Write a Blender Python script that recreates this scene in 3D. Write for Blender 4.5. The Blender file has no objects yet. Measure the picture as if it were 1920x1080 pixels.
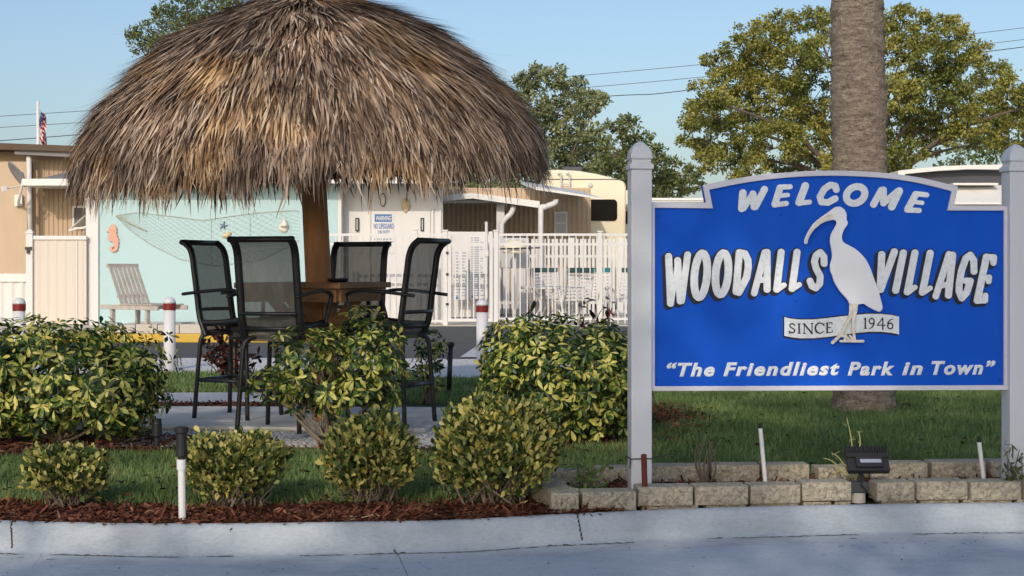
import bpy, math, random
import numpy as np
from mathutils import Vector, Matrix

sc = bpy.context.scene
C = sc.collection
R = math.radians
F, CX, HY, CH = 2773.0, 960.0, 505.0, 1.17      # focal length in photo pixels, image centre, horizon row, eye height

# ------------------------------------------------------------------ camera, sky, sun, exposure
cam_d = bpy.data.cameras.new('camera'); cam = bpy.data.objects.new('camera', cam_d); C.objects.link(cam)
cam.location = (0, 0, CH); cam.rotation_euler = (R(90), 0, 0)
cam_d.sensor_width = 36; cam_d.lens = F / 1920 * 36; cam_d.shift_y = -35 / 1920
cam_d.clip_start = 0.05; cam_d.clip_end = 3000
sc.camera = cam

SUN_EL, SUN_AZ = R(26), R(14)                    # sun low behind the camera, a little to the left
sdir = Vector((math.sin(SUN_AZ) * math.cos(SUN_EL), math.cos(SUN_AZ) * math.cos(SUN_EL), -math.sin(SUN_EL)))
w = bpy.data.worlds.new('World'); sc.world = w; w.use_nodes = True
nt = w.node_tree
sky = nt.nodes.new('ShaderNodeTexSky'); sky.sky_type = 'NISHITA'; sky.sun_disc = False
sky.sun_elevation = SUN_EL; sky.sun_rotation = math.pi + SUN_AZ
sky.air_density = 1.0; sky.dust_density = 2.4; sky.ozone_density = 2.3; sky.altitude = 0
nt.links.new(sky.outputs[0], nt.nodes['Background'].inputs[0])
nt.nodes['Background'].inputs[1].default_value = 0.15
sun_d = bpy.data.lights.new('sun', 'SUN'); sun = bpy.data.objects.new('sun', sun_d); C.objects.link(sun)
sun_d.energy = 2.0; sun_d.angle = R(0.55); sun_d.color = (1.0, 0.89, 0.74)
sun.location = (-10, -40, 30); sun.rotation_euler = sdir.to_track_quat('-Z', 'Y').to_euler()
sc.view_settings.view_transform = 'Standard'; sc.view_settings.look = 'None'
sc.view_settings.gamma = 1.0; sc.view_settings.exposure = 0.0
sc.render.engine = 'CYCLES'
sc.cycles.max_bounces = 6; sc.cycles.transparent_max_bounces = 12
sc.cycles.diffuse_bounces = 3; sc.cycles.glossy_bounces = 2

# ------------------------------------------------------------------ helpers
def W(px, py, D): return Vector(((px - CX) * D / F, D, CH - (py - HY) * D / F))
def X(px, D): return (px - CX) * D / F
def Z(py, D): return CH - (py - HY) * D / F
def GD(py, z=0.0): return (CH - z) * F / (py - HY)   # depth of a ground point seen at row py

def tag(o, label=None, cat=None, group=None, kind=None):
    if label: o['label'] = label
    if cat: o['category'] = cat
    if group: o['group'] = group
    if kind: o['kind'] = kind
    return o
def thing(name, label, cat, loc=(0, 0, 0), rz=0.0, group=None):
    o = bpy.data.objects.new(name, None); C.objects.link(o)
    o.empty_display_size = 0.1
    o.location = loc; o.rotation_euler = (0, 0, rz)
    return tag(o, label, cat, group)
def base_of(p):
    v = Vector((0, 0, 0))
    while p is not None: v += p.location; p = p.parent
    return v
def npmesh(name, V, Fc, mat, parent=None, world=False, uv=None, smooth=False):
    """V (n,3) array, Fc (m,k) array or list of arrays; one mesh object"""
    V = np.asarray(V, dtype=np.float32)
    if world and parent is not None:
        V = V - np.array(base_of(parent), dtype=np.float32)
    me = bpy.data.meshes.new(name)
    Fl = Fc if isinstance(Fc, list) else [Fc]
    Fl = [np.asarray(f, dtype=np.int32) for f in Fl if len(f)]
    nl = sum(f.size for f in Fl); npoly = sum(len(f) for f in Fl)
    me.vertices.add(len(V)); me.vertices.foreach_set('co', V.ravel())
    me.loops.add(nl); me.polygons.add(npoly)
    me.loops.foreach_set('vertex_index', np.concatenate([f.ravel() for f in Fl]))
    tot = np.concatenate([np.full(len(f), f.shape[1], dtype=np.int32) for f in Fl])
    st = np.concatenate([[0], np.cumsum(tot)[:-1]]).astype(np.int32)
    me.polygons.foreach_set('loop_start', st)
    if uv is not None:
        ul = me.uv_layers.new(name='uv'); ul.data.foreach_set('uv', np.asarray(uv, dtype=np.float32).ravel())
    me.update(calc_edges=True)
    if smooth: me.polygons.foreach_set('use_smooth', np.ones(npoly, dtype=bool))
    me.materials.append(mat)
    o = bpy.data.objects.new(name, me); C.objects.link(o)
    if parent is not None: o.parent = parent
    return o

class MB:
    def __init__(s): s.v = []; s.f = []
    def add(s, vs, fs):
        k = len(s.v); s.v += [tuple(v) for v in vs]; s.f += [tuple(i + k for i in f) for f in fs]; return s
    def box(s, x0, x1, y0, y1, z0, z1):
        return s.add([(x0,y0,z0),(x1,y0,z0),(x1,y1,z0),(x0,y1,z0),(x0,y0,z1),(x1,y0,z1),(x1,y1,z1),(x0,y1,z1)],
                     [(0,3,2,1),(4,5,6,7),(0,1,5,4),(1,2,6,5),(2,3,7,6),(3,0,4,7)])
    def obox(s, a, b, wd, th, up=(0, 0, 1)):
        """bar of rectangular section from a to b; wd sideways, th along 'up'"""
        a = Vector(a); b = Vector(b); d = (b - a).normalized(); u = Vector(up)
        x = d.cross(u)
        if x.length < 1e-4: x = d.cross(Vector((0, 1, 0)))
        x.normalize(); u = x.cross(d).normalized()
        vs = [p + x * sx * wd / 2 + u * su * th / 2 for p in (a, b) for sx, su in ((-1,-1),(1,-1),(1,1),(-1,1))]
        return s.add(vs, [(0,1,2,3),(4,7,6,5),(0,4,5,1),(1,5,6,2),(2,6,7,3),(3,7,4,0)])
    def tube(s, pts, r, n=8, flat=1.0, cap=True):
        pts = [Vector(p) for p in pts]; rs = r if isinstance(r, (list, tuple)) else [r] * len(pts)
        k = len(s.v); prev = None
        for i, p in enumerate(pts):
            d = (pts[min(i + 1, len(pts) - 1)] - pts[max(i - 1, 0)]).normalized()
            x = prev - d * prev.dot(d) if prev is not None else (d.cross(Vector((0, 0, 1))) if abs(d.z) < .95 else d.cross(Vector((0, 1, 0))))
            x.normalize(); prev = x; y = d.cross(x)
            for j in range(n):
                t = 2 * math.pi * j / n
                s.v.append(tuple(p + x * math.cos(t) * rs[i] + y * math.sin(t) * rs[i] * flat))
        for i in range(len(pts) - 1):
            for j in range(n):
                a = k + i * n + j; b = k + i * n + (j + 1) % n
                s.f.append((a, b, b + n, a + n))
        if cap:
            s.f.append(tuple(k + j for j in reversed(range(n)))); m = k + (len(pts) - 1) * n
            s.f.append(tuple(m + j for j in range(n)))
        return s
    def lathe(s, prof, c=(0, 0, 0), n=20, ph=0.0):
        k = len(s.v)
        for r, z in prof:
            for j in range(n):
                t = ph + 2 * math.pi * j / n; s.v.append((c[0] + r * math.cos(t), c[1] + r * math.sin(t), c[2] + z))
        for i in range(len(prof) - 1):
            for j in range(n):
                a = k + i * n + j; b = k + i * n + (j + 1) % n; s.f.append((a, b, b + n, a + n))
        s.f.append(tuple(k + j for j in reversed(range(n)))); m = k + (len(prof) - 1) * n
        s.f.append(tuple(m + j for j in range(n)))
        return s
    def prism(s, poly, y0, y1):
        """polygon of (x,z) seen from -y, pushed back from y0 to y1"""
        n = len(poly)
        return s.add([(x, y0, z) for x, z in poly] + [(x, y1, z) for x, z in poly],
                     [tuple(range(n)), tuple(reversed(range(n, 2 * n)))] + [(i, i + n, (i + 1) % n + n, (i + 1) % n) for i in range(n)])
    def sheet(s, poly, z):
        return s.add([(x, y, z if not callable(z) else z(x, y)) for x, y in poly], [tuple(range(len(poly)))])
    def build(s, name, mat, parent=None, world=True, smooth=False, bevel=0.0, seg=2):
        vs = np.array(s.v, dtype=float).reshape(-1, 3)
        if world and parent is not None: vs = vs - np.array(base_of(parent))
        me = bpy.data.meshes.new(name); me.from_pydata(vs.tolist(), [], s.f); me.update()
        me.materials.append(mat)
        import bmesh
        bm = bmesh.new(); bm.from_mesh(me); bmesh.ops.recalc_face_normals(bm, faces=bm.faces); bm.to_mesh(me); bm.free()
        if smooth:
            me.polygons.foreach_set('use_smooth', np.ones(len(me.polygons), dtype=bool))
        o = bpy.data.objects.new(name, me); C.objects.link(o)
        if parent is not None: o.parent = parent
        if bevel > 0:
            m = o.modifiers.new('bevel', 'BEVEL'); m.width = bevel; m.segments = seg; m.limit_method = 'ANGLE'; m.angle_limit = R(40)
        return o

def spline(pts, n=8):
    """Catmull-Rom through pts"""
    P = [np.array(p, dtype=float) for p in pts]; out = []
    for i in range(len(P) - 1):
        p0 = P[max(i - 1, 0)]; p1 = P[i]; p2 = P[i + 1]; p3 = P[min(i + 2, len(P) - 1)]
        for t in np.linspace(0, 1, n, endpoint=False):
            out.append(0.5 * ((2*p1) + (-p0+p2)*t + (2*p0-5*p1+4*p2-p3)*t*t + (-p0+3*p1-3*p2+p3)*t**3))
    out.append(P[-1]); return [tuple(o) for o in out]
def closed_spline(pts, n=4):
    P = [np.array(p, dtype=float) for p in pts]; m = len(P); out = []
    for i in range(m):
        p0, p1, p2, p3 = P[i-1], P[i], P[(i+1) % m], P[(i+2) % m]
        for t in np.linspace(0, 1, n, endpoint=False):
            out.append(tuple(0.5 * ((2*p1) + (-p0+p2)*t + (2*p0-5*p1+4*p2-p3)*t*t + (-p0+3*p1-3*p2+p3)*t**3)))
    return out
def copy_tree(o, parent=None):
    c = o.copy(); C.objects.link(c)
    if parent is not None: c.parent = parent
    for ch in list(o.children): copy_tree(ch, c)
    return c

# ------------------------------------------------------------------ materials
def nodes_of(name):
    m = bpy.data.materials.new(name); m.use_nodes = True
    t = m.node_tree; b = t.nodes['Principled BSDF']
    return m, t, b
def N(t, typ, **kw):
    n = t.nodes.new(typ)
    for k, v in kw.items(): setattr(n, k, v)
    return n
def ramp(t, stops, interp='LINEAR'):
    r = N(t, 'ShaderNodeValToRGB'); e = r.color_ramp.elements; r.color_ramp.interpolation = interp
    while len(e) < len(stops): e.new(0.5)
    for i, (p, c) in enumerate(stops): e[i].position = p; e[i].color = (*c, 1)
    return r
def noise(t, scale, detail=4, rough=.55, vec=None, dim='3D'):
    n = N(t, 'ShaderNodeTexNoise'); n.inputs['Scale'].default_value = scale; n.inputs['Detail'].default_value = detail
    n.inputs['Roughness'].default_value = rough
    if vec is not None: t.links.new(vec, n.inputs['Vector'])
    return n
def pos(t): return N(t, 'ShaderNodeNewGeometry').outputs['Position']
def scaled(t, s, vec=None):
    m = N(t, 'ShaderNodeMapping'); m.inputs['Scale'].default_value = s
    t.links.new(vec if vec is not None else pos(t), m.inputs['Vector']); return m.outputs[0]
def bump(t, b, h, strength=.3, dist=.01):
    n = N(t, 'ShaderNodeBump'); n.inputs['Strength'].default_value = strength; n.inputs['Distance'].default_value = dist
    t.links.new(h, n.inputs['Height']); t.links.new(n.outputs[0], b.inputs['Normal'])
def mul(c, k): return tuple(min(1, x * k) for x in c)
def M(name, c, rough=.6, var=.12, scale=6., bmp=0., bscale=80., metal=0., spec=.4, grime=None, gscale=2.5, stretch=(1,1,1), dist=.01):
    """plain material: base colour with two scales of variation, optional grime patches and bump"""
    m, t, b = nodes_of(name)
    v = scaled(t, stretch)
    n1 = noise(t, scale, 6, .65, v)
    r = ramp(t, [(.25, mul(c, 1 - var)), (.5, c), (.78, mul(c, 1 + var * .7))])
    t.links.new(n1.outputs[0], r.inputs[0]); col = r.outputs[0]
    if grime:
        n2 = noise(t, gscale, 8, .7, v); mr = N(t, 'ShaderNodeMapRange')
        mr.inputs[1].default_value = .5; mr.inputs[2].default_value = .75; mr.inputs[4].default_value = grime[1]
        t.links.new(n2.outputs[0], mr.inputs[0])
        mx = N(t, 'ShaderNodeMix', data_type='RGBA'); mx.inputs[7].default_value = (*grime[0], 1)
        t.links.new(mr.outputs[0], mx.inputs[0]); t.links.new(col, mx.inputs[6]); col = mx.outputs[2]
    t.links.new(col, b.inputs['Base Color'])
    b.inputs['Roughness'].default_value = rough; b.inputs['Metallic'].default_value = metal; b.inputs['Specular IOR Level'].default_value = spec
    if bmp > 0:
        n3 = noise(t, bscale, 5, .6, v); bump(t, b, n3.outputs[0], bmp, dist)
    return m
def leafmat(name, stops, nscale=3., wn=.45, trans=.3, rough=.5, spec=.35):
    """leaf colour from a per-leaf random value mixed with slow patches; light passes through a little"""
    m, t, b = nodes_of(name)
    g = N(t, 'ShaderNodeNewGeometry'); n1 = noise(t, nscale, 3, .6, g.outputs['Position'])
    mr = N(t, 'ShaderNodeMapRange'); mr.inputs[1].default_value = .3; mr.inputs[2].default_value = .7
    t.links.new(n1.outputs[0], mr.inputs[0])
    mx = N(t, 'ShaderNodeMix', data_type='FLOAT'); mx.inputs[0].default_value = wn
    t.links.new(g.outputs['Random Per Island'], mx.inputs[2]); t.links.new(mr.outputs[0], mx.inputs[3])
    r = ramp(t, stops); t.links.new(mx.outputs[0], r.inputs[0])
    t.links.new(r.outputs[0], b.inputs['Base Color'])
    b.inputs['Roughness'].default_value = rough; b.inputs['Specular IOR Level'].default_value = spec
    if trans > 0:
        tr = N(t, 'ShaderNodeBsdfTranslucent'); t.links.new(r.outputs[0], tr.inputs[0])
        ms = N(t, 'ShaderNodeMixShader'); ms.inputs[0].default_value = trans
        t.links.new(b.outputs[0], ms.inputs[1]); t.links.new(tr.outputs[0], ms.inputs[2])
        t.links.new(ms.outputs[0], t.nodes['Material Output'].inputs[0])
    return m

MAT = {}
MAT['concrete_kerb'] = M('kerb_concrete', (.42,.465,.51), .8, .17, 65, .4, 160, grime=((.22,.235,.26), .6), gscale=3, stretch=(.6,1,1.4))
MAT['concrete_road'] = M('road_concrete', (.45,.51,.585), .85, .26, 75, .6, 240, grime=((.25,.295,.36), .85), gscale=1.7, stretch=(.6,1.5,1))
MAT['pad'] = M('pad_concrete', (.64,.635,.61), .85, .1, 3, .2, 120, grime=((.25,.24,.2), .5), gscale=4)
MAT['walk'] = M('walk_concrete', (.52,.53,.55), .85, .08, 3, .2, 120)
MAT['deck'] = M('deck_concrete', (.62,.56,.47), .85, .08, 3, .1, 60)
MAT['asphalt'] = M('asphalt', (.085,.09,.095), .9, .2, 5, .3, 300)
MAT['yellow'] = M('yellow_paint', (.62,.40,.05), .6, .2, 6, .1, 60, grime=((.35,.28,.1), .6), gscale=6)
MAT['soil'] = M('soil', (.085,.06,.04), .95, .4, 12, .8, 90)
MAT['turf'] = M('turf_soil', (.06,.075,.025), .95, .4, 9, .8, 90)
MAT['white'] = M('white_vinyl', (.62,.635,.665), .35, .04, 2, grime=((.6,.59,.56), .25), gscale=6)
MAT['trim'] = M('sign_trim', (.66,.65,.70), .5, .05, 3, .05, 80)
MAT['blue'] = M('sign_blue', (.007,.092,.56), .6, .06, 9, .06, 260, spec=.12, grime=((.018,.125,.60), .55), gscale=2.2, stretch=(1,1,.35))
MAT['black'] = M('black_metal', (.016,.016,.018), .4, .2, 20, spec=.5)
MAT['blackp'] = M('black_plastic', (.02,.02,.022), .5, .2, 20)
MAT['ink'] = M('ink_black', (.012,.014,.03), .5, .1, 20)
MAT['letter'] = M('letter_silver', (.80,.83,.84), .5, .14, 50, .1, 90, grime=((.52,.55,.56), .7), gscale=30)
MAT['bird'] = M('bird_white', (.86,.86,.87), .45, .05, 6)
MAT['bill'] = M('bill_tan', (.78,.71,.58), .5, .3, 40)
MAT['teal'] = M('teal_paint', (.43,.60,.625), .6, .04, 1.5, .1, 40, grime=((.36,.51,.53), .35), gscale=2.2, stretch=(1,1,.3))
MAT['wallwhite'] = M('white_paint', (.70,.69,.68), .55, .04, 1.5, .05, 40, grime=((.56,.54,.5), .35), gscale=3, stretch=(1,1,.3))
MAT['cream'] = M('cream_panel', (.64,.575,.50), .5, .03, 1.5)
MAT['beige'] = M('beige_siding', (.53,.40,.275), .55, .07, 1.2, grime=((.38,.27,.18), .4), gscale=2.0, stretch=(1,1,.2))
MAT['brownroof'] = M('brown_roof', (.10,.066,.04), .7, .2, 3)
MAT['greyroof'] = M('grey_roof', (.22,.21,.21), .7, .15, 3)
MAT['aluminium'] = M('white_aluminium', (.75,.74,.71), .45, .05, 3, grime=((.5,.47,.42), .4), gscale=3)
MAT['rv'] = M('rv_cream', (.78,.71,.54), .35, .03, 1)
MAT['glass'] = M('dark_glass', (.004,.004,.005), .15, .1, 3, spec=.1)
MAT['screen'] = M('window_screen', (.12,.11,.10), .5, .2, 8)
MAT['darkside'] = M('dark_siding', (.07,.07,.085), .5, .15, 2)
MAT['greywood'] = M('grey_wood', (.47,.43,.38), .8, .3, 8, .3, 60, stretch=(1,1,.2))
MAT['dish'] = M('dish_grey', (.22,.235,.25), .5, .1, 4)
MAT['wood'] = M('table_wood', (.33,.17,.075), .6, .35, 14, .25, 60, stretch=(.25,1,1), grime=((.44,.29,.11), .7), gscale=4)
MAT['polewood'] = M('pole_wood', (.55,.255,.10), .6, .3, 18, .35, 50, stretch=(1,1,.12), grime=((.16,.07,.03), .7), gscale=9)
MAT['block'] = M('split_block', (.54,.48,.37), .95, .45, 60, 1., 110, grime=((.07,.06,.05), .85), gscale=40, dist=.02)
MAT['red'] = M('red_reflector', (.20,.016,.014), .4, .2, 20)
MAT['rust'] = M('rust_paint', (.14,.03,.018), .7, .3, 30)
MAT['pvc'] = M('white_pvc', (.74,.73,.72), .4, .05, 10, grime=((.5,.46,.4), .4), gscale=20)
MAT['boll'] = M('bollard_paint', (.66,.66,.68), .5, .06, 8, grime=((.5,.5,.5), .3))
MAT['sea'] = M('coral_paint', (.66,.36,.27), .6, .15, 14)
MAT['shell'] = M('shell_tan', (.62,.49,.30), .6, .2, 20)
MAT['shellw'] = M('shell_white', (.72,.68,.60), .6, .15, 20)
MAT['star'] = M('star_blue', (.12,.19,.30), .6, .2, 20)
MAT['net'] = M('net_cord', (.42,.48,.44), .9, .2, 20)
MAT['rope'] = M('net_rope', (.42,.38,.30), .9, .2, 20)
MAT['textblue'] = M('text_blue', (.03,.14,.42), .5, .1, 9)
MAT['textgrey'] = M('text_grey', (.30,.34,.43), .5, .1, 9)
MAT['rock'] = M('tan_rock', (.58,.50,.38), .9, .2, 10, .8, 14, dist=.04)
MAT['cblock'] = M('concrete_block', (.52,.49,.45), .9, .12, 8, .3, 60)
MAT['greyp'] = M('grey_panel', (.55,.55,.56), .5, .05, 4)
MAT['bark'] = M('tree_bark', (.13,.10,.08), .95, .3, 9, .8, 30, stretch=(1,1,.3))
MAT['twig'] = M('twig_bark', (.20,.16,.12), .9, .3, 20)
MAT['drystem'] = M('dry_stem', (.42,.40,.18), .8, .3, 20)
MAT['cable'] = M('cable_grey', (.05,.055,.06), .7, .1, 4)
MAT['tealstrap'] = M('teal_strap', (.02,.17,.20), .6, .1, 6)
MAT['gstrap'] = M('green_strap', (.05,.10,.10), .6, .1, 6)

# gravel: cells of pale stone with dark gaps
m, t, b = nodes_of('white_gravel')
v = N(t, 'ShaderNodeTexVoronoi'); v.inputs['Scale'].default_value = 38; t.links.new(pos(t), v.inputs['Vector'])
r = ramp(t, [(0, (.92,.90,.87)), (.55, (.80,.78,.74)), (.85, (.36,.34,.31))]); t.links.new(v.outputs['Distance'], r.inputs[0])
mx = N(t, 'ShaderNodeMix', data_type='RGBA', blend_type='MULTIPLY'); mx.inputs[0].default_value = .3
t.links.new(r.outputs[0], mx.inputs[6]); t.links.new(v.outputs['Color'], mx.inputs[7])
hs = N(t, 'ShaderNodeHueSaturation'); hs.inputs['Saturation'].default_value = .15; hs.inputs['Value'].default_value = 1.1
t.links.new(mx.outputs[2], hs.inputs['Color']); t.links.new(hs.outputs[0], b.inputs['Base Color'])
inv = N(t, 'ShaderNodeMath', operation='SUBTRACT'); inv.inputs[0].default_value = 1; t.links.new(v.outputs['Distance'], inv.inputs[1])
bump(t, b, inv.outputs[0], 1., .03); b.inputs['Roughness'].default_value = .9
MAT['gravel'] = m

# thatch: grey-brown straw per strip, golden patches where the straw is fresher
m, t, b = nodes_of('thatch_straw')
g = N(t, 'ShaderNodeNewGeometry')
r1 = ramp(t, [(0, (.06,.036,.025)), (.3, (.19,.122,.083)), (.65, (.38,.265,.185)), (.9, (.54,.415,.315)), (1, (.63,.52,.42))])
r2 = ramp(t, [(0, (.12,.062,.03)), (.4, (.32,.185,.085)), (.75, (.52,.33,.16)), (1, (.64,.46,.26))])
t.links.new(g.outputs['Random Per Island'], r1.inputs[0]); t.links.new(g.outputs['Random Per Island'], r2.inputs[0])
n1 = noise(t, 1.35, 2, .5, scaled(t, (1, 1, 1.6), g.outputs['Position']))
mr = N(t, 'ShaderNodeMapRange'); mr.inputs[1].default_value = .52; mr.inputs[2].default_value = .71; t.links.new(n1.outputs[0], mr.inputs[0])
mx = N(t, 'ShaderNodeMix', data_type='RGBA'); t.links.new(mr.outputs[0], mx.inputs[0])
t.links.new(r1.outputs[0], mx.inputs[6]); t.links.new(r2.outputs[0], mx.inputs[7])
n2 = noise(t, 3.1, 3, .6, g.outputs['Position']); mr2 = N(t, 'ShaderNodeMapRange')
mr2.inputs[1].default_value = .3; mr2.inputs[2].default_value = .7; mr2.inputs[3].default_value = .42; mr2.inputs[4].default_value = 1.28
t.links.new(n2.outputs[0], mr2.inputs[0])
vm = N(t, 'ShaderNodeVectorMath', operation='SCALE'); t.links.new(mx.outputs[2], vm.inputs[0]); t.links.new(mr2.outputs[0], vm.inputs['Scale'])
t.links.new(vm.outputs[0], b.inputs['Base Color']); b.inputs['Roughness'].default_value = .75; b.inputs['Specular IOR Level'].default_value = .25
MAT['thatch'] = m
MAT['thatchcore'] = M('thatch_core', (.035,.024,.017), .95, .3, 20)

# sling fabric: woven mesh that lets part of the view through
m, t, b = nodes_of('sling_mesh')
n1 = noise(t, 30, 4, .6, scaled(t, (1, 1, .25))); r = ramp(t, [(.3, (.075,.075,.072)), (.7, (.125,.122,.115))]); t.links.new(n1.outputs[0], r.inputs[0])
t.links.new(r.outputs[0], b.inputs['Base Color']); b.inputs['Roughness'].default_value = .7
tr = N(t, 'ShaderNodeBsdfTransparent'); ms = N(t, 'ShaderNodeMixShader'); ms.inputs[0].default_value = .12
t.links.new(b.outputs[0], ms.inputs[1]); t.links.new(tr.outputs[0], ms.inputs[2]); t.links.new(ms.outputs[0], t.nodes['Material Output'].inputs[0])
MAT['sling'] = m

# palm bark: rough grey-brown with horizontal scars
m, t, b = nodes_of('palm_bark')
n1 = noise(t, 9, 6, .7, scaled(t, (1, 1, 3.2))); n2 = noise(t, 40, 5, .7, scaled(t, (1, 1, .6)))
r = ramp(t, [(.28, (.16,.125,.098)), (.5, (.46,.365,.285)), (.72, (.70,.585,.47))]); t.links.new(n1.outputs[0], r.inputs[0])
mx = N(t, 'ShaderNodeMix', data_type='RGBA', blend_type='MULTIPLY'); mx.inputs[0].default_value = .7
r2 = ramp(t, [(.3, (.45,.43,.42)), (.65, (1,1,1))]); t.links.new(n2.outputs[0], r2.inputs[0])
t.links.new(r.outputs[0], mx.inputs[6]); t.links.new(r2.outputs[0], mx.inputs[7]); t.links.new(mx.outputs[2], b.inputs['Base Color'])
ad = N(t, 'ShaderNodeMath', operation='ADD'); t.links.new(n1.outputs[0], ad.inputs[0]); t.links.new(n2.outputs[0], ad.inputs[1])
bump(t, b, ad.outputs[0], 1., .06); b.inputs['Roughness'].default_value = .95
MAT['palm'] = m

MAT['schef'] = leafmat('umbrella_plant_leaf', [(0, (.008,.020,.007)), (.36, (.022,.052,.013)), (.50, (.075,.145,.024)), (.60, (.33,.37,.07)), (.78, (.66,.60,.17)), (1, (.82,.75,.33))], 9, .4, .2, .4, .4)
MAT['euon'] = leafmat('golden_shrub_leaf', [(0, (.014,.024,.009)), (.30, (.05,.08,.022)), (.48, (.19,.24,.06)), (.62, (.48,.46,.14)), (.85, (.70,.60,.20)), (.94, (.82,.58,.06)), (1, (.85,.52,.03))], 16, .3, .22, .5)
MAT['croton'] = leafmat('croton_leaf', [(0, (.012,.012,.009)), (.5, (.035,.022,.016)), (.75, (.11,.022,.018)), (.93, (.22,.03,.02)), (1, (.6,.20,.02))], 5, .3, .2)
MAT['darkleaf'] = leafmat('dark_leaf', [(0, (.02,.035,.012)), (.5, (.06,.09,.03)), (1, (.16,.17,.06))], 5, .3, .25)
MAT['oak'] = leafmat('oak_leaf', [(0, (.05,.065,.018)), (.35, (.19,.215,.05)), (.65, (.36,.345,.085)), (1, (.55,.46,.14))], .55, .55, .3)
MAT['ash'] = leafmat('grey_green_leaf', [(0, (.08,.10,.045)), (.5, (.27,.30,.14)), (1, (.47,.49,.27))], .6, .5, .3)
MAT['pine'] = leafmat('deep_green_leaf', [(0, (.035,.055,.02)), (.5, (.14,.18,.065)), (1, (.31,.33,.14))], .6, .45, .25)
MAT['grass'] = leafmat('grass_blade', [(0, (.055,.095,.032)), (.45, (.155,.24,.075)), (.8, (.28,.37,.125)), (1, (.46,.44,.21))], 1.6, .5, .3)
MAT['mulch'] = leafmat('red_mulch', [(0, (.03,.013,.009)), (.45, (.12,.045,.028)), (.82, (.23,.088,.052)), (.93, (.36,.23,.14)), (1, (.48,.37,.26))], 5, .25, 0, .9, .1)
MAT['frond'] = leafmat('palm_frond', [(0, (.03,.05,.015)), (1, (.10,.14,.04))], 2, .3, .3)

# US flag in bands and a dark canton, driven by UV
m, t, b = nodes_of('flag_cloth')
uv = N(t, 'ShaderNodeUVMap'); sp = N(t, 'ShaderNodeSeparateXYZ'); t.links.new(uv.outputs[0], sp.inputs[0])
mm = N(t, 'ShaderNodeMath', operation='MULTIPLY'); mm.inputs[1].default_value = 6.5; t.links.new(sp.outputs[1], mm.inputs[0])
fr = N(t, 'ShaderNodeMath', operation='FRACT'); t.links.new(mm.outputs[0], fr.inputs[0])
gt = N(t, 'ShaderNodeMath', operation='GREATER_THAN'); gt.inputs[1].default_value = .5; t.links.new(fr.outputs[0], gt.inputs[0])
mx = N(t, 'ShaderNodeMix', data_type='RGBA'); mx.inputs[6].default_value = (.45,.02,.03,1); mx.inputs[7].default_value = (.8,.8,.8,1); t.links.new(gt.outputs[0], mx.inputs[0])
ga = N(t, 'ShaderNodeMath', operation='GREATER_THAN'); ga.inputs[1].default_value = .46; t.links.new(sp.outputs[1], ga.inputs[0])
gb = N(t, 'ShaderNodeMath', operation='LESS_THAN'); gb.inputs[1].default_value = .42; t.links.new(sp.outputs[0], gb.inputs[0])
gc = N(t, 'ShaderNodeMath', operation='MULTIPLY'); t.links.new(ga.outputs[0], gc.inputs[0]); t.links.new(gb.outputs[0], gc.inputs[1])
vs = N(t, 'ShaderNodeTexVoronoi'); vs.inputs['Scale'].default_value = 14; t.links.new(uv.outputs[0], vs.inputs['Vector'])
vl = N(t, 'ShaderNodeMath', operation='LESS_THAN'); vl.inputs[1].default_value = .2; t.links.new(vs.outputs['Distance'], vl.inputs[0])
mc = N(t, 'ShaderNodeMix', data_type='RGBA'); mc.inputs[6].default_value = (.02,.03,.12,1); mc.inputs[7].default_value = (.75,.75,.78,1); t.links.new(vl.outputs[0], mc.inputs[0])
mf = N(t, 'ShaderNodeMix', data_type='RGBA'); t.links.new(gc.outputs[0], mf.inputs[0]); t.links.new(mx.outputs[2], mf.inputs[6]); t.links.new(mc.outputs[2], mf.inputs[7])
t.links.new(mf.outputs[2], b.inputs['Base Color']); b.inputs['Roughness'].default_value = .8
MAT['flag'] = m

# ------------------------------------------------------------------ leaves and blades
def unit(a): return a / np.maximum(np.linalg.norm(a, axis=-1, keepdims=True), 1e-6)
def leaves(T, Fc, P, A, U, L, Wd):
    """place template T (u across, v along, w up) at P, along A, with up-vector U"""
    A = unit(A); Xv = unit(np.cross(A, U)); U = np.cross(Xv, A)
    L = np.broadcast_to(L, (len(P),)); Wd = np.broadcast_to(Wd, (len(P),))
    V = (P[:, None] + T[None, :, 0:1] * (Wd[:, None] * Xv)[:, None] + T[None, :, 1:2] * (L[:, None] * A)[:, None]
         + T[None, :, 2:3] * (L[:, None] * U)[:, None])
    k = len(T); Fi = (np.arange(len(P)) * k)[:, None, None] + np.asarray(Fc)[None]
    return V.reshape(-1, 3), Fi.reshape(-1, np.asarray(Fc).shape[1])
T_SMALL = np.array([(0,0,0), (.5,.45,.06), (0,1,-.04), (-.5,.45,.06)]); F_SMALL = np.array([(0,1,2), (0,2,3)])
T_OBOV = np.array([(0,0,0), (.25,.25,.05), (.5,.62,.05), (.28,.92,-.02), (0,1,-.06), (-.28,.92,-.02), (-.5,.62,.05), (-.25,.25,.05), (0,.3,0), (0,.65,-.01)])
F_OBOV3 = np.array([(0,1,8), (1,2,9), (1,9,8), (2,3,9), (3,4,9), (4,5,9), (5,6,9), (6,7,9), (7,8,9), (7,0,8)])
def cat(parts):
    Vs, Fs, k = [], [], 0
    for V, Fi in parts: Vs.append(V); Fs.append(Fi + k); k += len(V)
    return np.concatenate(Vs), np.concatenate(Fs)
def lumps(rng, D, amp=.17, k=6):
    """smooth bumpy factor over directions D"""
    f = np.ones(len(D))
    for _ in range(k):
        a = rng.normal(size=3) * 3.0; f += amp / math.sqrt(k) * np.sin(D @ a + rng.uniform(0, 6.28))
    return f
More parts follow.
